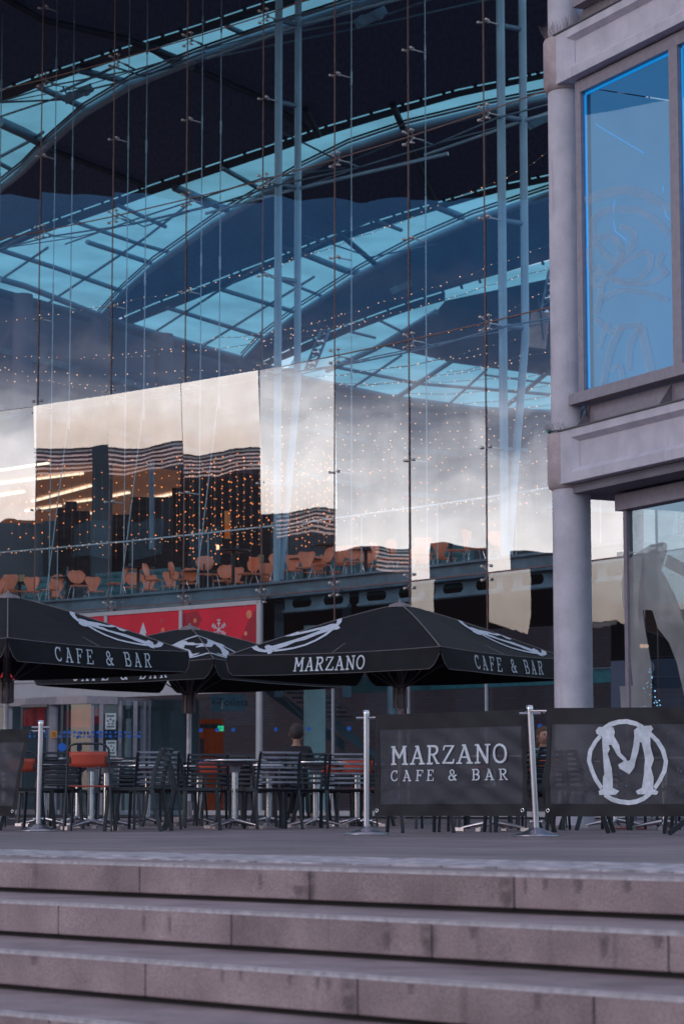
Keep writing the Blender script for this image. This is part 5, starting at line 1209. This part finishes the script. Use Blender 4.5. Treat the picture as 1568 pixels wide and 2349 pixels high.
# window above the upper beam
wbox(.34, 7, -.06, .10, 10.62, 10.74, 'window_sill', M['alu'], .004); wbox(.26, 7, -.3, -.08, 10.3, 10.62, 'upstand', M['alu'], 0)
wbox(.36, .44, -.06, .08, 10.742, 13, 'window_frame', M['alu'], .003)
m = MB(); m.poly([wallp(.44, 0, 10.74), wallp(7, 0, 10.74), wallp(7, 0, 13), wallp(.44, 0, 13)]); cp(m, 'window_glass', M['winglass']); wbox(.3, 7, -1.5, -1.4, 10.3, 13, 'room_wall', M['blueroom'], 0)
# soffit and recessed lower glazing
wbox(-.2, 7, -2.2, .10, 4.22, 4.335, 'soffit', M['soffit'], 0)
# lower glazing sits a little behind the column line
DL = -.42
wbox(.55, 7, DL-.1, DL+.10, 3.98, 4.19, 'window_head', M['alu'], .004)
for a in (.66, 3.0): wbox(a, a+.07, DL-.05, DL+.05, .05, 3.98, 'window_frame', M['alu'], .003)
wbox(.55, 7, DL-.1, DL+.1, .0, .06, 'window_sill', M['alu'], .003)
m = MB(); m.poly([wallp(.73, DL, .06), wallp(7, DL, .06), wallp(7, DL, 3.98), wallp(.73, DL, 3.98)]); cp(m, 'window_glass', glass('lower window glass', (.45, .55, .62), .26, 0, .002, .5))
def lpx(x, y, out=.01):
    d = P(x, y, 10)-Vector((0, 0, EYE)); p0 = wallp(0, DL+out, 0); t = (p0-Vector((0, 0, EYE))).dot(wn)/d.dot(wn); return Vector((0, 0, EYE))+d*t
f12 = lambda L: [((2035+x/1.566)/1.7443, (1900+y/1.566)/1.7443) for x, y in L]
m = MB()
m.poly([lpx(*p) for p in f12([(722, 548), (800, 490), (870, 445), (960, 420), (985, 432), (982, 475), (962, 540), (945, 592), (978, 650), (1035, 765), (1096, 930), (1190, 1100), (1190, 1450), (1110, 1450), (1050, 1180), (1000, 1050), (930, 960), (897, 852), (865, 842), (835, 850), (850, 960), (893, 1200), (893, 1460), (700, 1460), (692, 1325), (775, 1320), (760, 1150), (735, 900), (708, 800), (700, 680)])])
m.poly([lpx(*p, out=.014) for p in f12([(990, 500), (1100, 560), (1190, 600), (1190, 700), (1096, 640), (968, 575)])]); m.poly([lpx(*p, out=.014) for p in f12([(675, 485), (740, 478), (788, 484), (715, 520), (672, 530)])])
cp(m, 'frosted_figures', M['frost2'])
wbox(.6, 7, -4.2, -4.1, 0, 4.2, 'room_wall', M['brickd'], 0); wbox(.75, 7, -4.1, DL-.12, 4.0, 4.03, 'room_ceiling', M['blueroom'], 0)
for x, y in ((1471, 1480), (1481, 1480)): 
    m = MB(); m.ball(lpx(x, y+2, -1.2), .03, 8); cp(m, 'wall_lamp', M['bulbw'])
# small tree with blue-white lights inside the lower window, and a sofa glow
m = MB(); base = lpx(1490, 1640, -1.5); rg = random.Random(2); tb = Vector((base.x, base.y, 0))
for i in range(700):
    t = rg.random(); r_ = .45*(1-t)*math.sqrt(rg.random()); a = rg.uniform(0, 6.28); c = tb+Vector((r_*math.cos(a), r_*math.sin(a), .5+1.6*t)); d = Vector((rg.uniform(-1, 1), rg.uniform(-1, 1), rg.uniform(-.6, .3))).normalized()*.09; n_ = d.cross(Vector((0, 0, 1)))*.12
    m.poly([c, c+d+n_, c+d*1.4, c+d-n_])
xt = m.build('christmas_tree', mat('dark fir needles', (.02, .05, .05), .7), None); tag(xt, 'small dark Christmas tree with pale blue lights behind the lower corner window', 'christmas tree')
m = MB(); m.tube([tb, tb+Z*2.0], .02, 6); m.build('trunk', M['ink'], xt)
m = MB()
for i in range(90):
    t = rg.random(); r_ = .46*(1-t); a = rg.uniform(0, 6.28); m.octa(tb+Vector((r_*math.cos(a), r_*math.sin(a), .5+1.6*t)), .011)
m.build('tree_lights', emis('icy bulb', (.35, .7, 1), 2.5), xt)
# bird spikes on the ledges
def spikes(s0, s1, z, n, label, L=.16, round_=False):
    m = MB(); rg = random.Random(n)
    for i in range(n):
        if round_: a = R(120+150*i/n); b0 = C3+Vector((math.cos(a)*.25, math.sin(a)*.25, z))
        else: b0 = wallp(s0+(s1-s0)*i/n, .12, z)
        for k in range(3):
            tip = b0+Vector((rg.uniform(-.10, .06), rg.uniform(-.05, .05), L*rg.uniform(.7, 1.1))); m.tube([b0, tip], .0014, 3, False)
    o = m.build('bird_spikes', M['spike']); tag(o, label, 'bird spikes')
spikes(0, 0, 10.28, 22, 'bird spikes fanned round the top of the upper column collar', .2, True)
spikes(.15, 4.5, 10.3, 110, 'row of bird spikes along the ledge of the upper concrete beam', .22)
spikes(0, 0, 5.02, 16, 'bird spikes round the top of the lower column collar', .14, True)
m = MB(); pts = [C3+Vector((.27*math.cos(R(a)), .27*math.sin(R(a)), 5.045)) for a in range(180, 300, 10)]; m.tube(pts+[wallp(.35, .05, 5.08), wallp(.36, .05, 5.25), wallp(.40, .0, 5.33), wallp(.42, .0, 5.2)], .008, 6)
o = m.build('cable', M['ink']); tag(o, 'thin black cable round the lower collar of the concrete column', 'cable')
m = MB(); m.ball(C3+Vector((-.27, -.08, 5.05)), .03, 8); o = m.build('cable_plug', mat('green plastic', (.02, .16, .12), .5)); tag(o, 'small green cable connector at the left of the lower column collar', 'connector')
# ================================================================== BUILDINGS ACROSS THE SQUARE (mirrored in the glass)
o = empty('office_block', (-66, 44, 0), 0, label='dark office block with a slatted roof screen across the square, mirrored in the glass front', cat='building')
m = MB(); m.box((0, 0, 4.6), (8, 31, 12.3)); m.box((3.6, 0, 11.35), (.4, 31, 1.3)); m.build('wall', M['brickr'], o)
m = MB()
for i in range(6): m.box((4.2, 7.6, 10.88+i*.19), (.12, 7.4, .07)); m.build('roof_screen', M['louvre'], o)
for fl in range(3):
    for k in range(7):
        m = MB(); m.box((4.02, -13+k*4.3, 1.5+fl*3.0), (.1, 2.2, 1.8)); m.build('window', M['winref'], o)
o = empty('shop_terrace', (-60, 68, 0), 0, label='low red brick shop range across the square, mirrored at the right of the glass front', cat='building')
m = MB(); m.box((0, 0, 3.0), (8, 16.5, 10.6)); m.build('wall', M['brickr'], o)
m = MB(); m.box((4.1, 0, 8.2), (.3, 16.7, .25)); m.build('cornice', M['louvre'], o)
for k in range(5): m = MB(); m.box((4.02, -6.4+k*3.2, 4.2), (.1, 1.3, 1.9)); m.build('window', M['winref'], o)
# canopy wing: dark soffit reaching over the forecourt
o = empty('forecourt_canopy', (-24, 50, 0), 0, label='broad dark roof canopy over the forecourt, mirrored as a black edge high in the glass', cat='canopy')
m = MB(); m.prism([(11.5, 9.5, 21.8), (-5, 15, 21.8), (-10.5, 4, 21.8), (-11.5, -14, 21.8), (12, -16, 21.8)], (0, 0, .8)); m.build('roof', M['darkroof'], o)
for x, y in ((-6, 12), (-10, -12)): m = MB(); m.tube([(x, y, -1.6), (x, y, 21.8)], .25, 12); m.build('column', M['bluesteel'], o)
# ================================================================== LIGHT
w = bpy.data.worlds.new('World'); scn.world = w; w.use_nodes = True; nt = w.node_tree; bg = nt.nodes['Background']
sky = N(nt, 'ShaderNodeTexSky', sky_type='NISHITA'); sky.sun_disc = False; sky.sun_elevation = R(23); sky.sun_rotation = R(-125)
tc = N(nt, 'ShaderNodeTexCoord'); sp = N(nt, 'ShaderNodeSeparateXYZ'); nt.links.new(tc.outputs['Generated'], sp.inputs[0])
el = N(nt, 'ShaderNodeMath', operation='ARCSINE'); nt.links.new(sp.outputs[2], el.inputs[0])
eld = N(nt, 'ShaderNodeMath', operation='MULTIPLY'); eld.inputs[1].default_value = 1/R(90); nt.links.new(el.outputs[0], eld.inputs[0])
# ragged cloud edge on the glow
nz = N(nt, 'ShaderNodeTexNoise'); nz.inputs['Scale'].default_value = 9; nz.inputs['Detail'].default_value = 6; mpw = N(nt, 'ShaderNodeMapping'); mpw.inputs['Scale'].default_value = (1, 1, 5)
nt.links.new(tc.outputs['Generated'], mpw.inputs[0]); nt.links.new(mpw.outputs[0], nz.inputs['Vector'])
nm = N(nt, 'ShaderNodeMath', operation='MULTIPLY_ADD'); nm.inputs[1].default_value = .05; nt.links.new(nz.outputs['Fac'], nm.inputs[0])
sb = N(nt, 'ShaderNodeMath', operation='SUBTRACT'); sb.inputs[1].default_value = .025; nt.links.new(eld.outputs[0], sb.inputs[0]); nt.links.new(sb.outputs[0], nm.inputs[2])
def ramp(stops, src):
    cr = N(nt, 'ShaderNodeValToRGB'); e = cr.color_ramp.elements
    while len(e) < len(stops): e.new(.5)
    for q, (d, c) in zip(e, stops): q.position = d/90; q.color = (*[v/10 for v in c], 1)
    nt.links.new(src, cr.inputs[0]); return cr.outputs[0]
glow = ramp([(0, (3.0, 2.3, 1.9)), (4, (6.0, 5.0, 4.5)), (5.9, (7.4, 7.0, 6.9)), (7.0, (6.2, 6.0, 6.1)), (8.1, (3.7, 3.7, 4.0)), (9.3, (1.15, 1.22, 1.6)), (10.4, (.26, .40, .78)), (12.5, (.03, .24, .66)), (28, (.2, .33, .6)), (90, (.75, .72, 1.0))], nm.outputs[0])
gen = ramp([(0, (.8, 1.0, 1.3)), (10, (1.1, 1.5, 1.75)), (20, (1.0, 1.35, 1.65)), (40, (.75, .85, 1.1)), (90, (.75, .72, 1.0))], eld.outputs[0])
ay = N(nt, 'ShaderNodeMapRange', interpolation_type='SMOOTHSTEP'); ay.inputs[1].default_value = .42; ay.inputs[2].default_value = .30; nt.links.new(sp.outputs[1], ay.inputs[0])
az = N(nt, 'ShaderNodeMapRange', interpolation_type='SMOOTHSTEP'); az.inputs[1].default_value = -.45; az.inputs[2].default_value = -.85; nt.links.new(sp.outputs[0], az.inputs[0])
mx = N(nt, 'ShaderNodeMix', data_type='RGBA'); am = N(nt, 'ShaderNodeMath', operation='MULTIPLY'); nt.links.new(az.outputs[0], am.inputs[0]); nt.links.new(ay.outputs[0], am.inputs[1]); nt.links.new(am.outputs[0], mx.inputs[0]); nt.links.new(gen, mx.inputs[6]); nt.links.new(glow, mx.inputs[7])
sc5 = N(nt, 'ShaderNodeVectorMath', operation='SCALE'); sc5.inputs['Scale'].default_value = 10; nt.links.new(mx.outputs[2], sc5.inputs[0])
sks = N(nt, 'ShaderNodeVectorMath', operation='SCALE'); sks.inputs['Scale'].default_value = .012; nt.links.new(sky.outputs[0], sks.inputs[0])
adv = N(nt, 'ShaderNodeVectorMath', operation='ADD'); nt.links.new(sc5.outputs[0], adv.inputs[0]); nt.links.new(sks.outputs[0], adv.inputs[1])
nt.links.new(adv.outputs[0], bg.inputs[0]); bg.inputs[1].default_value = .55
ld = bpy.data.lights.new('sun', 'SUN'); ld.energy = .5; ld.angle = R(14); ld.color = (1, .88, .84); lo = bpy.data.objects.new('sun', ld); col.objects.link(lo)
lo.rotation_euler = Vector((.80, .55, -.42)).to_track_quat('-Z', 'Y').to_euler()
scn.view_settings.view_transform = 'Standard'; scn.view_settings.look = 'None'; scn.view_settings.exposure = 0; scn.view_settings.gamma = 1
scn.cycles.max_bounces = 8; scn.cycles.transparent_max_bounces = 24; scn.cycles.glossy_bounces = 4; scn.cycles.diffuse_bounces = 3; scn.cycles.caustics_reflective = False; scn.cycles.caustics_refractive = False
scn.cycles.sample_clamp_indirect = 3
